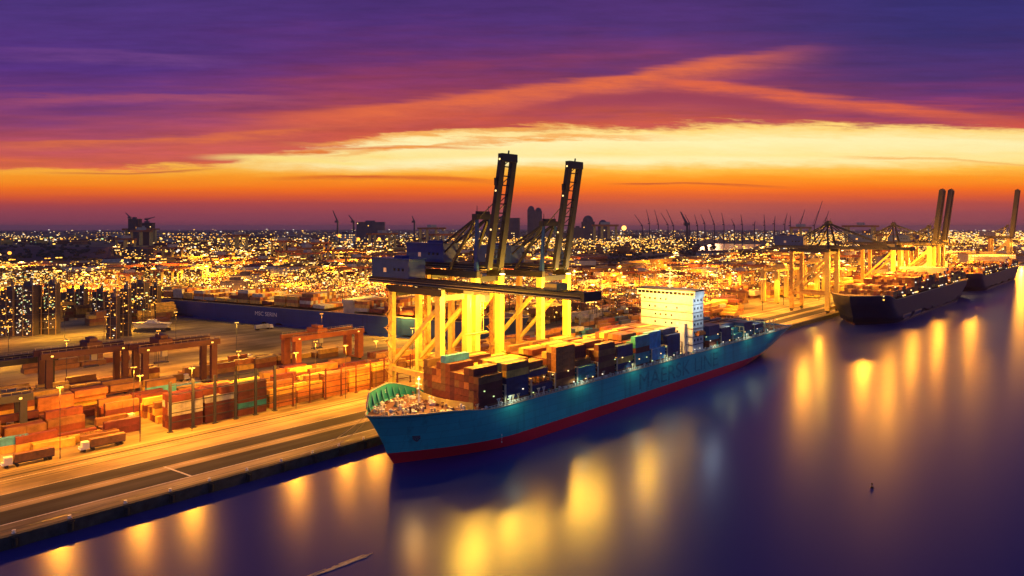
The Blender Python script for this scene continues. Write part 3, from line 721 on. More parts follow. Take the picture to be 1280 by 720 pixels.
# hatch covers + lashing bridges + stanchions
bays = []
x = 24.3
while x < 164: bays.append(x); x += 14.3
aft = [196+i*14.3 for i in range(6)]
for i, bx in enumerate(bays+aft):
    MB().b(bx+.3, bx+12.3, -15.2, 15.2, 15.05, 16.9).build('hatch_cover', M['deckred'], ship)
    mb = MB()
    for k in range(13):
        y = -15.6+k*2.6; mb.b(bx+12.9, bx+13.7, y-.15, y+.15, 15.05, 22.6)
    for z in (17.6, 20.2, 22.6): mb.b(bx+12.8, bx+13.8, -15.7, 15.7, z, z+.18)
    for k in range(12): mb.beam((bx+13.3, -15.6+k*2.6, 17.7), (bx+13.3, -13+k*2.6, 20.2), .16)
    mb.build('lashing_bridge', M['creamdeck'], ship)
mb = MB()
xx = 22
while xx < 296:
    y = -(halfw(xx)-.25); mb.b(xx-.06, xx+.06, y-.06, y+.06, 15.0, 16.75); xx += 1.8
for z in (16.1, 16.7):
    for a, b_ in zip(rim[:-1], rim[1:]):
        if a[0] > 20: mb.beam((a[0], -a[1]+.25, z), (b_[0], -b_[1]+.25, z), .1)
mb.build('railing', M['white'], ship)
for i in range(90):
    xx = 24+i*2.96; nm = rnd.choice(['vent', 'locker', 'side_frame'])
    mb = MB()
    if nm == 'vent': mb.cyl(0, 0, 0, 1.6, .35, 6); mb.ball(0, 0, 1.7, .6, sz=.6)
    elif nm == 'locker': mb.box(0, 0, .7, 1.5, .7, 1.4)
    else: mb.beam((-.8, 0, 0), (.6, 0, 3.4), .25); mb.beam((.8, 0, 0), (-.6, 0, 3.4), .25); mb.b(-.9, .9, -.1, .1, 3.2, 3.5)
    mb.build(nm, M[rnd.choice(['white', 'creamdeck', 'white', 'green'])], ship, (xx+rnd.uniform(-1, 1), -(halfw(min(xx, 290))-1.0), 15.05))
le = {k: MB().box(0, 0, 0, .5, .35, .35).mesh('deck_lamp', E_[k]) for k in ('white', 'green', 'warm')}
for i in range(40):
    xx = 26+i*6.6+rnd.uniform(-2, 2); link('deck_lamp', le[rnd.choice(['white', 'green', 'warm', 'warm'])], ship, (xx, -(halfw(min(xx, 290))-.9), 17.4+rnd.choice([0, 0, 2.4, 5.0])))
# superstructure (local x = t+10)
sx0 = 177.5
st = MB().b(sx0, sx0+11.5, -15.4, 15.4, 15.05, 44).build('superstructure', M['white'], ship)
br = MB().b(sx0-1, sx0+9, -17.3, 17.3, 44.02, 47.2).build('bridge', M['white'], ship)
MB().b(sx0-1.6, sx0+9.6, -17.8, 17.8, 47.22, 47.9).build('roof', M['navy'], br)
mb = MB()
for k in range(6): mb.b(sx0-.5, sx0+12, -15.9, 15.9, 19.6+4.1*k, 19.85+4.1*k)
mb.build('deck_ledge', M['bld'], st)
mb = MB()
for k in range(6):
    z_ = 19.85+4.1*k
    for j in range(22): mb.b(sx0-.5, sx0-.42, -15.8+j*1.5, -15.72+j*1.5, z_, z_+1)
    mb.b(sx0-.5, sx0-.42, -15.8, 15.8, z_+.95, z_+1.03)
mb.build('railing', M['white'], st)
for j, yy in enumerate((-12, -3, 6)): MB().b(sx0-2.2, sx0-.1, yy, yy+3.5, 15.05, 30.5-j*3).build('deck_house', M['white'], st)
wmesh = MB().box(0, 0, 0, .12, .9, 1.0).mesh('window', M['glassd']); wl = MB().box(0, 0, 0, .12, 1.1, 1.2).mesh('window_lit', E_['warm'])
for k in range(6):
    for j in range(9):
        if rnd.random() > .35 and not (j < 2 and k > 2): link('window', wl if rnd.random() < .07 else wmesh, st, (sx0-.05, -13.2+j*3.3+rnd.uniform(-.2, .2), 21.8+4.1*k))
wm2 = MB().box(0, 0, 0, 1.1, .12, 1.2).mesh('window', M['glassd'])
for k in range(6):
    for j in range(3): link('window', wm2, st, (sx0+2.2+j*3.4, -15.45, 21.8+4.1*k))
wb = MB().box(0, 0, 0, .12, 1.9, 1.3).mesh('window', M['glassd'])
for j in range(14): link('window', wb, br, (sx0-1.05, -15.6+j*2.4, 45.8))
mb = MB(); mb.cyl(sx0+4, 0, 47.9, 58, .5, 8, r2=.25); mb.b(sx0+3.6, sx0+4.4, -4, 4, 54, 54.4); mb.b(sx0+3.5, sx0+4.5, -2.5, 2.5, 51, 51.3); mb.box(sx0+3.6, 0, 55.6, .4, 4.5, .5)
mb.build('radar_mast', M['white'], br)
mb = MB(); mb.b(sx0+13.5, sx0+19, -4.5, 4.5, 15.05, 40); fn = mb.build('funnel', M['blue'], ship); MB().b(sx0+14.2, sx0+18.4, -3.6, 3.6, 40.02, 42.5).build('exhaust_pipes', M['steel_dark'], fn)
mb = MB(); mb.ball(0, 0, 0, 1.2, n=10, k=6); 
lb = MB(); lb.b(-3.8, 3.8, -1.1, 1.1, -.6, .7); lb.b(-2.6, 2.6, -.9, .9, .7, 1.5); lb.build('lifeboat', M['orangep'], ship, (sx0+6, -16.6, 25))
# ship containers
def shipname(k): return f'{ordn[k]} bay behind the bow'
rnd = random.Random(21)
tiersF = [5, 5, 4, 5, 5, 5, 4, 5, 5, 5]; 
side_col = ['maroon', 'navy blue', 'navy blue', 'maroon', 'teal', 'maroon', 'navy blue', 'teal', 'sky blue', 'navy blue', 'navy blue', 'navy blue', 'teal', 'navy blue', 'navy blue', 'teal']
top_col = ['brown', 'ochre yellow', 'orange', 'rust red', 'maroon', 'rust red', 'orange', 'ochre yellow', 'rust red', 'brown']
def sput(bx, r_, k, c, label, L_=12.19, dx=0):
    lx = bx+6.3+dx; ly = -13.85+r_*2.52
    X = x0+lx*U[0]+ly*V[0]; Y = y0+lx*U[1]+ly*V[1]
    put(X, Y, 16.95+k*2.6, ROT, L_, c, label)
for bi, bx in enumerate(bays+aft):
    isaft = bi >= len(bays)
    T = tiersF[bi % 10] if not isaft else [4, 3, 3, 3, 2, 2][bi-len(bays)]
    for r_ in range(12):
        if isaft and bi == len(bays)+5 and (r_ < 2 or r_ > 9): continue
        Tr = T-(1 if rnd.random() < .22 else 0)-(1 if (r_ > 8 and rnd.random() < .4) else 0)
        if r_ == 0 and bi in (2, 4, 8, 12): Tr = max(1, T-3)
        if r_ == 1 and bi == 4: Tr = T-2
        if bi == 3 and r_ < 2: Tr = T+1
        colc = rnd.choice(['rust red', 'brown', 'rust red', 'maroon', 'orange'])
        for k in range(Tr):
            vis = k >= Tr-1 or r_ == 0 or (r_ == 1 and (k > 1)) or bi == 0 or (k >= T-2 and r_ < 3)
            if not vis: continue
            if r_ <= 1 and rnd.random() < .72: c = side_col[bi]
            elif bi == 0: c = colc if rnd.random() < .6 else rnd.choice(['rust red', 'brown', 'orange', 'rust red'])
            else: c = rnd.choice(warm+[top_col[bi % 10]]*3) if not isaft else rnd.choice(['navy blue', 'teal', 'brown', 'rust red', 'maroon', 'navy blue'])
            if bi == 3 and r_ == 0: c = 'orange' if k != 1 else 'rust red'
            ti = 'top tier' if k == Tr-1 else f'{ordn[k]} tier'
            sput(bx, r_, k, c, f'{c} container on teal ship, {ordn[bi]} bay, row {r_+1} from sea, {ti}')
# light blue container standing high at the bow stack, starboard side
sput(bays[0], 7, 5, 'sky blue', 'sky blue container alone on top of the first bay behind the bow')

# emit containers: nearest 300 individually
def csize(c):
    px, py = proj(c[0], c[1], c[2]); 
    if px < -40 or px > 1320 or py > 760: return 0
    return c[4]/max(c[1], 1)
LISTC.sort(key=csize, reverse=True)
# favour distinct near ones
ind, rest = LISTC[:300], LISTC[300:]
seen = {}
for c in ind:
    x, y, z, rot, L_, cc, lab = c
    o = link('shipping_container', CMESH[(cc, L_)], None, (x, y, z), rot)
    lab = lab.replace(', row ', ', row ')
    tag(o, lab, 'container', 'containers on the ship' if 'teal ship' in lab else 'containers in the yard')
    link('doors', DMESH[(cc, L_)], o)
if rest:
    mb = MB()
    for x, y, z, rot, L_, cc, lab in rest:
        mb.box(x, y, z+1.3, L_, 2.44, 2.58, CK.index(cc), rot)
    tag(mb.build('container_stacks', [CM[c] for c in CK]), 'mass of stacked containers farther back in the yard and ship', 'containers', None, 'stuff')

# ------------------------------------------------------------------ other ships
def far_ship(label, t, g, ang, B, wl, zd, mh, letter=None, tiers=(3, 6), seed=1, super_at=.72, zbow=None, cols=None, tower=True):
    X, Y, _ = W(t, g)
    s_ = thing('container_ship', label, 'ship', (X, Y, 0), ROT+ang)
    hb, dk, rim, sh = hull_mesh('hull', B, wl, wl+30, zd, zbow or zd+4, 14, None, None, 2.5)
    h_ = hb.build('hull', M[mh], s_)
    for pl in h_.data.polygons: pl.use_smooth = True
    dk.build('deck', M['deckred'], s_)
    r_ = random.Random(seed); cols = cols or warm
    mb = MB()
    x = 28; rows = int(B*2/2.5)-1
    while x < wl+10:
        if not (wl*super_at-2 < x < wl*super_at+16):
            T = r_.randint(*tiers)
            for k in range(rows):
                Tk = max(1, T-r_.choice([0, 0, 0, 1]))
                for q in range(Tk): mb.box(x+6.1, -rows*1.26+1.26+k*2.52, zd+1.6+q*2.6+1.3, 12.1, 2.44, 2.56, CK.index(r_.choice(cols)))
        x += 14
    tag(mb.build('container_load', [CM[c] for c in CK], s_), kind='stuff')
    th = 15 if tower else 7
    sp = MB().b(wl*super_at, wl*super_at+11, -B+4, B-4, zd-.5, zd+th).build('superstructure', M['bldw'], s_)
    MB().b(wl*super_at-1, wl*super_at+10, -B+1, B-1, zd+th+.02, zd+th+3).build('bridge', M['bldw'], sp)
    mb = MB()
    for a, b_ in zip(rim[:-1], rim[1:]):
        for sg in (-1, 1): mb.beam((a[0], sg*a[1], a[2]+.05), (b_[0], sg*b_[1], b_[2]+.05), .6, .5)
    mb.build('gunwale', M['creamdeck'], s_)
    e = [MB().box(0, 0, 0, 1.1, .9, .9).mesh('deck_lamp', E_[q]) for q in ('gold', 'warm', 'white')]
    for i in range(36):
        xx = r_.uniform(0, wl); hw = [q for q in rim if q[0] >= xx][0][1]
        link('deck_lamp', r_.choice(e), s_, (xx, -hw+1.2, zd+1.5+r_.choice([0, 0, 3, 9])))
    return s_, X, Y
far_ship('dark navy container ship with orange containers moored beyond the quay bend', 452, -30, 0, 23, 320, 20, 'navy_hull', seed=2, zbow=25, tiers=(2, 5))
far_ship('farthest dark container ship with white lights at the right', 860, -30, 0, 24, 330, 19, 'navy_hull', seed=3, tiers=(2, 4), zbow=23)
d4 = atan2(465-158, 90.8-171)
s4, _, _ = far_ship('blue hulled ship with white name lying in the inland dock', 184, 108, d4, 17, 350, 16.5, 'blue_hull', seed=4, tiers=(1, 4), super_at=.36, tower=False, cols=['ochre yellow', 'orange', 'brown', 'rust red', 'pale grey'])
tl = text('lettering', 'MSC SERIN', 4.6, M['letterw'], s4, (228, 17.06, 9.2), (R(90), 0, R(180)), 1.15)
# basin water around that ship
cx4, cy4, _ = W(184, 108)
a4 = ROT+d4; bu = (cos(a4), sin(a4)); bv = (-sin(a4), cos(a4))
bp = [(cx4+bu[0]*s+bv[0]*q, cy4+bu[1]*s+bv[1]*q) for s, q in ((-20, -30), (395, -30), (395, 24), (-20, 24))]
sheet('dock_water', bp, M['water'], QZ+.08)

# ------------------------------------------------------------------ lamp masts
mastL = []
def mast_proto(h, e, s=1.0):
    me = MB().cyl(0, 0, 0, h, .16*max(s, .9), 6, r2=.09*max(s, .9)).mesh('pole', M['steel_dark'])
    hd = MB().box(0, 0, h+.2, 2.2*s, 2.2*s, .4*s).mesh('lamp_head', M['steel_dark'])
    lm = MB()
    for a, b_ in ((1, 0), (-1, 0), (0, 1), (0, -1)): lm.box(a*1.3*s, b_*1.3*s, h-.25*s, .9*s, .9*s, .5*s)
    return me, hd, lm.mesh('floodlight', E_[e])
protos = {}
def mast(x, y, h, e, label, power=None, color=AMB, s=1.0, z=QZ, cone=DOWN):
    k = (h, e, s)
    if k not in protos: protos[k] = mast_proto(h, e, s)
    a, b_, c = protos[k]
    o = thing('lamp_mast', label, 'lamp mast', (x, y, z+.03), random.uniform(0, 1.5), 'floodlight masts across the terminal')
    link('pole', a, o); link('lamp_head', b_, o); link('floodlight', c, o)
    if power: lamp(x, y, z+h-1.2, power, color, 1.2, cone)
    return o
for i, px in enumerate((-60, 75, 175, 240, 370, 432, 470)):
    t = t_for(px, 57.5); x, y, _ = W(t, 57.5)
    mast(x, y, 24, 'amber', f'tall floodlight mast at the back of the apron, {ordn[i]} from left', 140000, AMB, .6, cone=None)
ii = 0
for g in (88, 178, 262, 350):
    for t in (-170, -112, -62, -14, 26, 84, 140):
        if g > 200 and t > 60: continue
        if g == 88 and t in (140,): continue
        x, y, _ = W(t+random.uniform(-6, 6), g+random.uniform(-5, 5)); px, py = proj(x, y, 28)
        if px < -150: continue
        mast(x, y, 22, random.choice(['amber', 'gold']), f'yard floodlight mast in the {["front","second","third","rear"][(88,178,262,350).index(g)]} line, {ordn[(-170,-112,-62,-14,26,84,140).index(t)]} from left', random.choice([80000, 130000, 200000])*(1+g/500), random.choice([AMB, AMB, GOLD]), .6); ii += 1
for i, t in enumerate((150, 200, 255, 310, 365, 415, 470, 530, 600, 680, 770, 870, 980, 1120, 1300)):
    x, y, _ = W(t, 48+random.uniform(0, 12)); mast(x, y, 30, 'gold', f'quay floodlight mast beyond the cranes, {ordn[i]} going away', 110000+t*350, random.choice([AMB, GOLD]), 1.2+t/900)
# crane work lights, then fill lights added over the ship
def wlamp(t, g, z, P, c, r=.8, sp=DOWN): X, Y, _ = W(t, g); lamp(X, Y, z, P, c, r, sp)
for t in (38, 58, 104):
    wlamp(t, 22, 48, 30000, GOLD, 1.2); wlamp(t, -10, 49, 250000, GOLD, 1.2, None); wlamp(t, -8, 28, 42000, GOLD, .8, None); wlamp(t, 45, 44, 60000, AMB)  # low seaside ones are added to brighten the legs and lengthen water streaks
for t in (20, 62, 104, 146): wlamp(t, -22, 46, 120000, GOLD, .8, None)  # no fixture here, added above the ship to brighten the container tops
wlamp(-1, -20, 38, 40000, AMB)  # added ahead of the first bay to light its front
for t in (45, 88, 125): wlamp(t, -12, 34, 22000, AMB)  # lower fill lights added over the bays
# fill lights added to brighten the superstructure + deck lights
wlamp(146, -22, 46, 38000, (1, .74, .45), .8, None); wlamp(150, -30, 38, 12000, (1, .85, .6)); wlamp(173, -44, 40, 9000, (.6, .8, 1), .8, None)
for t in (215, 250): wlamp(t, -34, 30, 12000, (.85, 1, .6))
for i, t in enumerate((30, 70, 110, 140, 190, 230, 262)): wlamp(t, -39.2, 19.6, 3200, COOL, .3)
wlamp(-2, -20, 30, 34000, (1, .55, .15), .5)  # bow light added to warm the foredeck
for t in (560, 650, 770, 840, 1010, 1100, 1240, 1400, 1650): wlamp(t, -6, 44, 330000+t*600, AMB, 2, None); wlamp(t+20, -5, 26, 150000+t*300, AMB, 2, None)  # far quay lamps, the lower set added to lengthen their water streaks
wlamp(428, -12, 50, 60000, GOLD, 2, None); wlamp(432, -8, 22, 60000, AMB, 2, None); wlamp(402, -6, 46, 200000, AMB, 2, None); wlamp(500, -42, 58, 200000, AMB, 2, None); wlamp(590, -40, 50, 200000, AMB, 2, None); wlamp(700, -40, 50, 260000, AMB, 2, None); wlamp(470, -30, 60, 80000, GOLD, 2); wlamp(560, -30, 52, 110000, AMB, 2); wlamp(680, -30, 52, 130000, AMB, 2); wlamp(900, -30, 50, 90000, WHT, 2)
for s_ in (60, 140, 220, 300): lamp(cx4+bu[0]*s_, cy4+bu[1]*s_, 42, 160000, GOLD, 2)

# ------------------------------------------------------------------ background field
rb = random.Random(99)
def inside(px, py, poly):
    c = False; n = len(poly)
    for i in range(n):
        x1, y1 = poly[i]; x2, y2 = poly[(i+1) % n]
        if (y1 > py) != (y2 > py) and px < (x2-x1)*(py-y1)/(y2-y1)+x1: c = not c
    return c
DARK = [[(740, 348), (872, 334), (910, 315), (745, 319)], [(855, 315), (955, 315), (955, 303), (855, 303)], [(-200, 345), (140, 342), (148, 306), (-200, 306)],
        [(195, 440), (195, 384), (520, 402), (640, 420), (640, 440)], [(-20, 520), (-20, 428), (600, 396), (600, 520)], [(60, 440), (60, 396), (135, 396), (135, 440)], [(880, 420), (920, 372), (1060, 368), (1060, 420)]]
def ok(px, py):
    if any(inside(px, py, p) for p in DARK): return False
    X, Y = ground(px, py); t, g = TG(X, Y)
    if g < 62: return False
    # dock ship footprint
    dx, dy = X-cx4, Y-cy4; s = dx*bu[0]+dy*bu[1]; q = dx*bv[0]+dy*bv[1]
    if -25 < s < 400 and -34 < q < 28: return False
    return True
# glow lights of the field (point lights, on the masts below)
far_masts = []
for i in range(620):
    px = rb.uniform(-30, 1300); py = 288.5+(rb.random()**1.25)*110
    if not ok(px, py): continue
    X, Y = ground(px, py)
    if Y > 8000: continue
    far_masts.append((X, Y, px, py))
far_masts.sort(key=lambda a: a[1])
names = 0
prot = []
for h in (20, 28, 36):
    for e in ('amber', 'gold', 'warm', 'white', 'gold'):
        for s in (1.4, 2.4, 4.0): prot.append((h, e, s))
glow_every = 3
for i, (X, Y, px, py) in enumerate(far_masts[:250]):
    s = 1.4 if Y < 900 else 2.4 if Y < 1800 else 4.0
    h = rb.choice((20, 28, 36)); e = rb.choice(('amber', 'amber', 'gold', 'gold', 'gold', 'warm'))
    side = 'left' if px < 426 else 'middle' if px < 853 else 'right'
    o = mast(X, Y, h, e, f'distant {dict(amber="amber",gold="golden",warm="cream",white="white")[e]} floodlight mast in the {side} of the lit port field', None, AMB, s)
    if i % glow_every == 0: lamp(X, Y, QZ+h+2, 900000*(Y/500)**1.9, rb.choice([AMB, AMB, GOLD]), 2.5, 170)
gp = None
for i in range(46):
    px = rb.uniform(150, 1270); py = rb.uniform(306, 372)
    if not ok(px, py): continue
    X, Y = ground(px, py)
    if TG(X, Y)[1] < 110: continue
    if gp is None:
        gp = thing('yard_gantry', 'distant portal gantry lost among the golden lights of the far terminal', 'gantry crane', (X, Y, QZ), ROT, 'portal gantries in the far terminal')
        for sx in (-16, 16):
            for sy in (0, 12): MB().beam((sx, sy, 0), (sx, sy, 25), 2.4).build('leg', M['cream'], gp)
        for sy in (0, 12): MB().b(-21, 21, sy-1, sy+1, 25.02, 27.5).build('girder', M['orangep'], gp)
        MB().b(-4, 3, 1, 11, 27.52, 31).build('trolley', M['bldw'], gp)
        g_ = gp
    else: g_ = copy_tree(gp)
    g_.location = (X, Y, QZ); g_.rotation_euler = (0, 0, ROT+rb.choice([0, pi/2])); g_.scale = (max(1, Y/900),)*3
# all the small lights as one mass
mb = MB(); EK = ['amber', 'gold', 'warm', 'white', 'green', 'red']
def clus(px, py): return .5+.5*sin(px*.021+1.3*sin(py*.09))*cos(py*.12+px*.008)
n = 0
while n < 17000:
    px = rb.uniform(-20, 1300); py = 287.4+(rb.random()**.95)*118
    if not ok(px, py): continue
    if px < 200 and py < 345 and rb.random() < .6: continue
    if py < 300 and rb.random() < (.7 if px < 900 else .3): continue
    if rb.random() > .25+clus(px, py): continue
    X, Y = ground(px, py)
    if TG(X, Y)[1] < 70: continue
    pxm = Y/853
    s = pxm*rb.choice([.35, .45, .55, .7, .8, 1.5])*(1 if py > 300 else .8); h = rb.uniform(3, 24)
    if py < 300: e = rb.choice([2, 3, 2, 3, 1])
    elif px > 950: e = rb.choice([0, 1, 1, 1, 2, 2, 3])
    else: e = rb.choice([0, 0, 1, 1, 1, 2, 2, 3, 4 if px < 200 else 1])
    mb.box(X, Y, QZ+h, s*1.2, s*1.2, s*.9, e); mb.b(X-.15, X+.15, Y-.15, Y+.15, QZ, QZ+h-s*.45, 6)
    n += 1
for _ in range(150):
    px = rb.uniform(-10, 1290); py = 292+(rb.random()**1.2)*100
    if not ok(px, py): continue
    X, Y = ground(px, py); a_ = ROT+rb.choice([0, pi/2]) if rb.random() < .7 else rb.uniform(0, pi); sp_ = 22*(1+Y/1200); e = rb.choice([0, 0, 1, 1, 2]); h = rb.choice([9, 12, 14]); s = Y/853*rb.choice([.45, .6, .75])
    for q in range(rb.randint(8, 34)):
        x_, y_ = X+cos(a_)*sp_*q, Y+sin(a_)*sp_*q
        if y_ < 300: break
        if not ok(*proj(x_, y_, QZ)): break
        mb.box(x_, y_, QZ+h, s*1.3, s*1.3, s*.8, e); mb.b(x_-.15, x_+.15, y_-.15, y_+.15, QZ, QZ+h-s*.4, 6)
ZN = [(225, 318, 305, 362, 900), (300, 308, 480, 384, 1700), (560, 300, 870, 321, 2600), (980, 292, 1290, 318, 2600), (1060, 318, 1200, 345, 700), (0, 345, 200, 372, 900), (60, 312, 150, 320, 120), (150, 322, 190, 336, 220), (880, 330, 1040, 368, 1000)]
for x0_, y0_, x1_, y1_, cnt in ZN:
    for _ in range(cnt):
        px = rb.uniform(x0_, x1_); py = y0_+(y1_-y0_)*rb.random()
        if not ok(px, py): continue
        X, Y = ground(px, py)
        if TG(X, Y)[1] < 40: continue
        s = Y/853*rb.choice([.4, .6, .8, 1.0]); h = rb.uniform(2, 26); e = rb.choice([0, 1, 1, 1, 2])
        mb.box(X, Y, QZ+h, s*1.3, s*1.3, s*.9, e); mb.b(X-.15, X+.15, Y-.15, Y+.15, QZ, QZ+h-s*.45, 6)
tag(mb.build('distant_lights', [E_[k] for k in EK]+[M['steel_dark']]), 'thousands of tiny amber and white lamps glittering to the horizon', 'lights', None, 'stuff')
# far container stacks / sheds as mass
mb = MB(); n = 0
while n < 5200:
    px = rb.uniform(-40, 1310); py = 292+(rb.random()**.8)*112
    if not ok(px, py): continue
    X, Y = ground(px, py)
    if TG(X, Y)[1] < 66: continue
    T = rb.choice([1, 2, 3, 4, 5]); nn = rb.randint(1, 3); c = CK.index(rb.choice(warm+['ochre yellow', 'brown', 'pale grey', 'ochre yellow', 'pale grey'])); sc2 = 1 if Y < 900 else 1.8
    rot = ROT if rb.random() < .7 else ROT+pi/2
    for k in range(T): mb.box(X, Y, QZ+1.3*sc2+k*2.6*sc2, 12.2*sc2*nn, 2.44*sc2*rb.choice([1, 3, 5]), 2.58*sc2, rb.choice([c, c, CK.index(rb.choice(warm))]), rot)
    n += 1
tag(mb.build('distant_container_stacks', [CM[c] for c in CK]), 'mass of low stacks and sheds filling the far terminal', 'containers', None, 'stuff')

# buildings
def building(name, label, cat, px, py, wpx, topy, m, lit=.25, depth=None, dome=False, cols=None, gold=None, group=None, plant=False):
    X, Y = ground(px, py); k = Y/853; w_ = wpx*k; z1 = H+(PY-topy)*k-QZ; d = depth or w_*.8
    o = thing(name, label, cat, (X, Y, QZ), rb.uniform(-.15, .15), group)
    wl_ = MB().b(-w_/2, w_/2, 0, d, 0, z1)
    b_ = wl_.build('wall', M[m], o)
    if plant:
        for q in range(int(z1/5.5)):
            MB().b(-w_/2-1, w_/2+1, -1.1, 0-.02, 5.5*q+4, 5.5*q+4.35).build('walkway', M['bld'], o)
        mb = MB()
        for q in (-w_/2-.8, 0, w_/2+.8): mb.b(q-.25, q+.25, -1.35, -1.1, 0, z1+1)
        mb.build('steel_frame', M['ochrep'], o)
        MB().cyl(w_*.2, d*.4, z1, z1+6, .9, 8).build('stack', M['bld'], o)
    if dome: MB().ball(0, d/2, z1, w_*.46, n=14, k=8, sz=1.15).build('dome', M[m], o)
    else: MB().b(-w_/2-.3*k, w_/2+.3*k, -.3*k, d+.3*k, z1+.01, z1+.6*k).b(-w_*.2, w_*.15, d*.3, d*.6, z1+.6*k, z1+2*k+2).build('roof', M['hazeb'], o)
    nz = max(1, int(z1/(2.6*k+1))); nx = max(1, int(wpx/2.6))
    tot = 0
    for i in range(nx):
        for j in range(nz):
            if tot >= 90 or rb.random() > lit: continue
            e = rb.choice(cols or ['gold', 'warm', 'amber'])
            if plant:
                if rb.random() < .12: e = rb.choice(['white', 'amber'])
                sw = rb.choice([.6, .9, 1.5, 2.2]); key = ('p', e, round(k, 1), sw)
                if key not in protos: protos[key] = MB().box(0, 0, 0, .7*k*sw, .35, .8*k).mesh('window', E_[e])
                link('window', protos[key], o, (-w_/2+rb.uniform(.06, .94)*w_, -.19, rb.uniform(.03, .98)*z1)); tot += 1; continue
            key = ('w', e, round(k, 1))
            if key not in protos: protos[key] = MB().box(0, 0, 0, 1.1*k, .25, 1.0*k).mesh('window', E_[e])
            link('window', protos[key], o, (-w_/2+(i+.5)*w_/nx, -.14, (j+.6)*z1/nz)); tot += 1
    return o
gl = ['white', 'green', 'warm']; yl = ['gold', 'green', 'gold', 'warm']; og = ['amber', 'gold']
TW = [(9, 420, 16, 364, 'bld', .7, og), (30, 420, 22, 358, 'bldw', .8, gl), (62, 418, 14, 356, 'bldw', .7, yl), (47, 418, 10, 372, 'bld', .6, og), (84, 396, 18, 366, 'bld', .4, yl), (100, 396, 10, 362, 'bldw', .6, gl),
      (122, 398, 14, 366, 'bld', .5, gl), (139, 424, 12, 372, 'bldw', .6, og), (155, 420, 10, 362, 'bld', .6, og), (172, 400, 16, 355, 'bld2', .5, og), (192, 396, 10, 358, 'bld2', .5, og)]
for i, (px, py, w_, ty, m, lt, cl) in enumerate(TW):
    m = 'bld2'
    building('storage_tower', f'floodlit tower block with {["amber","white green","yellow green"][[og,gl,yl].index(cl)]} lights, {ordn[i]} of the left tower row', 'tower', px, py, w_, ty, m, lt, cols=cl, plant=True, group='lit towers at the left edge of the terminal')
SK = [('dark refinery block with roof cranes on the left skyline', 166, 312, 12, 274, 'bld2', .05, False), ('low dark refinery block right of the left skyline tower', 182, 311, 14, 279, 'bld2', .05, False), ('lit process plant under the left skyline block', 163, 332, 40, 312, 'bld2', .7, False),
      ('dark hall with sloping roof on the horizon left of the cranes', 463, 302, 34, 278, 'hazeb', .03, False), ('wide low hall between the raised booms on the horizon', 628, 302, 42, 273, 'hazeb', .05, False),
      ('left dark rounded silo tower between the raised booms', 664, 303, 9, 262, 'hazeb', .03, True), ('right dark rounded silo tower between the raised booms', 673, 303, 9, 264, 'hazeb', .03, True),
      ('domed dark building right of the second raised boom', 736, 304, 15, 277, 'hazeb', .04, True), ('smaller domed building beside the orange flare', 754, 304, 12, 281, 'hazeb', .04, True), ('low dark block left of the domed building', 722, 304, 14, 285, 'hazeb', .04, False),
      ('lit office block behind the blue hulled ship', 300, 372, 26, 345, 'bldw', .5, False), ('brown store with orange wall behind the blue hulled ship', 290, 380, 30, 352, 'bld', .2, False),
      ('yellow lit tank block right of the second raised boom', 732, 352, 26, 326, 'bldw', .15, False), ('tall lit store between the yellow gantries', 1112, 352, 10, 322, 'bldw', .6, False),
      ('wide golden shed added for glow near the far quay cranes', 1150, 345, 70, 327, 'bldw', .5, False), ('golden shed added for glow at the right edge by the far water', 1240, 335, 60, 318, 'bldw', .6, False), ('pale shed left of the yellow gantries', 905, 325, 60, 316, 'bldw', .3, False)]  # the two golden sheds are added to carry a glowing band at right
for lb_, px, py, w_, ty, m, lt, dm in SK:
    building('building', lb_, 'building', px, py, w_, ty, m, lt, plant='plant' in lb_, dome=dm, depth=30 if py > 320 else None)
for i in range(44):
    px = rb.uniform(200, 1270); py = rb.uniform(300, 360)
    if not ok(px, py): continue
    building('warehouse', f'{rb.choice(["low","long","small"])} lit warehouse in the distant terminal, number {i+1} outward from the cranes', 'warehouse', px, py, rb.uniform(14, 44), py-rb.uniform(5, 12), rb.choice(['bld', 'bldw', 'bld2']), .5, depth=25, group='warehouses across the far terminal')

# luffing harbour cranes on the skyline
def hcrane(label, px, base, tipx, tipy, mid, s=1):
    X, Y = ground(px, base); k = Y/853
    o = thing('harbour_crane', label, 'crane', (X, Y, QZ), 0, 'harbour cranes on the skyline')
    zt = H+(PY-mid)*k-QZ; tz = H+(PY-tipy)*k-QZ; tx = (tipx-px)*k
    MB().beam((0, 0, 0), (0, 0, zt), 1.6*k*s, w2=1.0*k*s).build('tower', M['steel_dark'], o)
    MB().box(-1*k, 0, zt, 2.6*k*s, 2.4*k*s, 1.6*k*s).build('machine_house', M['steel_dark'], o)
    MB().beam((0, 0, zt), (tx, 0, tz), 1.0*k*s, w2=.5*k*s).beam((-1.6*k, 0, zt+2*k), (tx*.55, 0, zt+(tz-zt)*.6), .3*k).build('jib', M['steel_dark'], o)
    return o
hc = [(803, 793, 268), (812, 808, 262), (823, 818, 262), (835, 826, 266), (842, 833, 262), (858, 850, 264), (862, 856, 268), (872, 868, 268), (881, 876, 268), (893, 886, 262), (905, 902, 266), (918, 914, 274), (928, 926, 268), (943, 944, 276), (956, 955, 268), (968, 969, 270), (981, 984, 266), (988, 988, 270), (1000, 1006, 262), (1018, 1028, 251), (1030, 1036, 264)]
for i, (px, tx, ty) in enumerate(hc):
    hcrane(f'thin harbour crane on the horizon, {ordn[i]} from the left of the long row', px, 303, tx, ty, 283-rb.uniform(0, 4), .8)
hcrane('thick dark harbour crane with leaning jib amid the thin row', 859, 302, 851, 265, 280, 2.2)
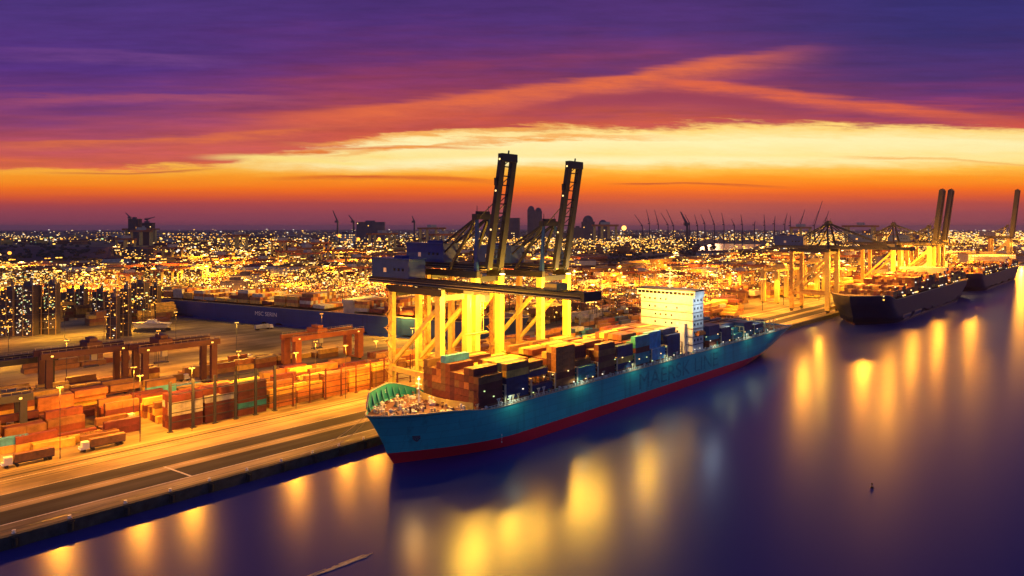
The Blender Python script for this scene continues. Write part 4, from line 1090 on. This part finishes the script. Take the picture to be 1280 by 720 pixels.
for i, (px, tx, ty) in enumerate(((422, 416, 263), (442, 436, 269), (518, 515, 270))): hcrane(f'harbour crane left of the raised booms, {ordn[i]} from left', px, 302, tx, ty, 277, 1.6)
hcrane('crane on the left skyline with jib pointing left', 163, 305, 157, 266, 272, 1.3); hcrane('crane on the left skyline with flat jib pointing right', 184, 305, 194, 271, 274, 1.3)
# flare
X, Y = ground(780, 310); o = thing('flare_stack', 'tall stack with one glaring orange light on the horizon', 'flare stack', (X, Y, QZ))
MB().cyl(0, 0, 0, 74, 2.2, 10, r2=1.2).build('stack', M['hazeb'], o); MB().ball(0, 0, 77, 9, n=16, k=10).build('flame', emit('flare_flame', (1, .45, .08), 4), o)
for i, (px, py, r_) in enumerate(((168, 300, 5), (424, 293, 5), (448, 297, 4), (474, 297, 4), (12, 313, 6))):
    X, Y = ground(px, py+14); k = Y/853; o = thing('flare_stack', f'smaller orange light on a low stack, {ordn[i]} of the lesser flares', 'flare stack', (X, Y, QZ), 0, 'lesser orange lights')
    MB().cyl(0, 0, 0, 14*k-8, .8*k, 8).build('stack', M['hazeb'], o); MB().ball(0, 0, 14*k-6, 2.1*k, n=12, k=8).build('flame', E_['amber'], o)

# trees on far dark land: mass
mb = MB()
for i in range(6500):
    px = rb.uniform(-30, 1290); py = rb.choice([rb.uniform(286.3, 292), rb.uniform(303, 342), rb.uniform(303, 342)])
    if py > 300 and not (px < 150 or 740 < px < 900): continue
    if .5+.5*sin(px*.05+py*.2)*cos(px*.013-py*.31) < rb.random()*.8: continue
    X, Y = ground(px, py); r_ = rb.uniform(2.5, 6)*(1+Y/3500 if Y < 9000 else 3.5)
    mb.ball(X, Y, QZ+r_*.4, r_, n=5, k=3, sz=rb.uniform(.4, .8))
tag(mb.build('far_woods', M['tree']), 'dark distant woods along the horizon', 'trees', None, 'stuff')

# workboat shape at left rear of the yard
X, Y = ground(190, 414); o = thing('white_boat', 'white boat laid up on grey cradle behind the dark gantries', 'boat', (X, Y, QZ+.03), 0)
hb2, dk2, rim2, sh2 = hull_mesh('h', 4.5, 22, 24, 3, 4, 3, None, None, 1.5, 10, 14, 3)
a_ = hb2.build('hull', M['white'], o, (-12, 0, 2.6)); dk2.build('deck', M['creamdeck'], o, (-12, 0, 2.6))
MB().b(-5, 5, -2.2, 2.2, 5.1, 7.2).b(-3, 3, -1.7, 1.7, 7.2, 8.6).build('cabin', M['white'], o); MB().b(-12, 12, -4, -3, 0, 2).b(-12, 12, 3, 4, 0, 2).b(-10, -9, -3, 3, .6, 1.6).b(8, 9, -3, 3, .6, 1.6).build('cradle', M['steel_dark'], o)


# terminal trucks
def truck(label, px, py, rot, c):
    X, Y = ground(px, py); o = thing('terminal_truck', label, 'truck', (X, Y, QZ+.05), rot, 'trucks on the terminal')
    MB().b(4.4, 6.6, -1.2, 1.2, 1, 3.4).b(6.6, 7.2, -1.2, 1.2, 1, 1.9).build('cab', M['white'], o)
    MB().b(-7, 6.6, -.5, .5, .8, 1.15).b(-7, 4, -1.2, 1.2, 1.15, 1.35).build('chassis', M['steel_dark'], o)
    for wx in (-5.8, -4.6, 3.2, 6):
        for s_ in (-1, 1):
            w_ = MB(); w_.cyl(0, 0, -.2, .2, .5, 10); q = w_.build('wheel', M['rubber'], o, (wx, s_*1.0, .5)); q.rotation_euler = (R(90), 0, 0)
    for s_ in (-.8, .8): MB().box(7.22, s_, 1.3, .06, .35, .25).build('headlight', E_['white'], o)
    if c: MB().b(-7, 3.9, -1.2, 1.2, 1.37, 3.9).build('load', CM[c], o)
truck('white truck with maroon box on the open asphalt by the blue ship', 372, 402, ROT+1.6, 'maroon')
truck('white truck with orange box right of the other one near the blue ship', 412, 409, ROT+1.7, 'orange')
truck('truck with grey box on the asphalt left of the orange gantry', 330, 412, ROT, 'pale grey')
truck('truck carrying a rust box on the quay road behind the racks', 300, 452, ROT+.1, 'rust red')

tk = random.Random(12)
for i in range(16):
    t_, g_ = tk.choice([(-90, 60), (-62, 87), (-20, 88.5), (15, 89), (52, 86), (-75, 107), (-30, 107.5), (12, 112), (60, 118), (-100, 146), (-55, 146), (-10, 146), (30, 126), (110, 60), (140, 60), (-118, 60)])
    px, py = proj(*W(t_+tk.uniform(-14, 14), g_+tk.uniform(-1, 1)))
    truck(f'terminal truck number {ordn[i]} among the yard rows carrying a {"brown box" if i % 2 else "maroon box"}', px, py, ROT+tk.choice([0, pi])+tk.uniform(-.05, .05), 'brown' if i % 2 else 'maroon')
for i, (a_, b_) in enumerate((((-1, 9, 18), (-22, .3)), ((1, 10.5, 18), (2, .3)), ((-4, 7, 18), (-34, .3)))):
    p0 = (x0+a_[0]*U[0]+a_[1]*V[0], y0+a_[0]*U[1]+a_[1]*V[1], a_[2]); p1 = W(b_[0], b_[1], 3.9)
    mb = MB(); pr = p0
    for q in range(1, 11):
        f_ = q/10; cu = tuple(p0[j]+(p1[j]-p0[j])*f_-(2.2*sin(f_*pi) if j == 2 else 0) for j in range(3)); mb.beam(pr, cu, .14); pr = cu
    tag(mb.build('mooring_line', M['creamdeck']), f'mooring rope from the teal ship bow down to the quay, {ordn[i]} from the ship', 'rope')
# floating things on the water
X, Y = ground(1090, 610, 0); mb = MB(); mb.cyl(0, 0, -.3, .4, .6, 10, r2=.4); mb.cyl(0, 0, .4, 1.2, .1, 6); mb.box(0, 0, 1.3, .35, .35, .35)
tag(mb.build('mooring_buoy', M['rubber'], None, (X, Y, 0)), 'small black buoy alone on the open water at right', 'buoy')
X, Y = ground(425, 707, 0)
mb = MB(); rq = random.Random(3)
for i in range(46): 
    mb.beam((rq.uniform(-9, 9), rq.uniform(-.8, .8), .06), (rq.uniform(-9, 9), rq.uniform(-.8, .8), .1), .12, .1)
tag(mb.build('driftwood', M['creamdeck'], None, (X, Y, 0), .75), 'line of pale driftwood floating on the water in front of the bow', 'driftwood')

# ------------------------------------------------------------------ haze
hm = bpy.data.materials.new('evening_haze'); hm.use_nodes = True; nt = hm.node_tree; nt.nodes.clear()
ho_ = nt.nodes.new('ShaderNodeOutputMaterial'); pv = nt.nodes.new('ShaderNodeVolumePrincipled'); pv.inputs['Density'].default_value = 3.2e-5; pv.inputs['Color'].default_value = (.9, .62, .6, 1)
nt.links.new(pv.outputs[0], ho_.inputs['Volume'])
hz_ = MB().b(-42000, 42000, -20000, 42000, -4.5, 190); tag(hz_.build('haze', hm), kind='stuff')
# ------------------------------------------------------------------ camera
cam = bpy.data.cameras.new('camera'); co = link('camera', cam, None, (0, 0, H)); co.rotation_euler = (R(90), 0, 0)
cam.sensor_width = 36; cam.lens = 36*F/1280; cam.shift_y = -(360-PY)/1280; cam.clip_end = 60000; cam.clip_start = .5
sc.camera = co
sc.view_settings.view_transform = 'Standard'; sc.view_settings.look = 'None'; sc.view_settings.exposure = 0; sc.view_settings.gamma = 1
cy = sc.cycles; cy.use_denoising = True; cy.max_bounces = 5; cy.diffuse_bounces = 2; cy.glossy_bounces = 3; cy.transmission_bounces = 1; cy.caustics_reflective = False; cy.caustics_refractive = False
cy.use_light_tree = True; cy.sample_clamp_indirect = 6
print('lights', NL[0], 'containers', len(LISTC), 'objects', len(bpy.data.objects))
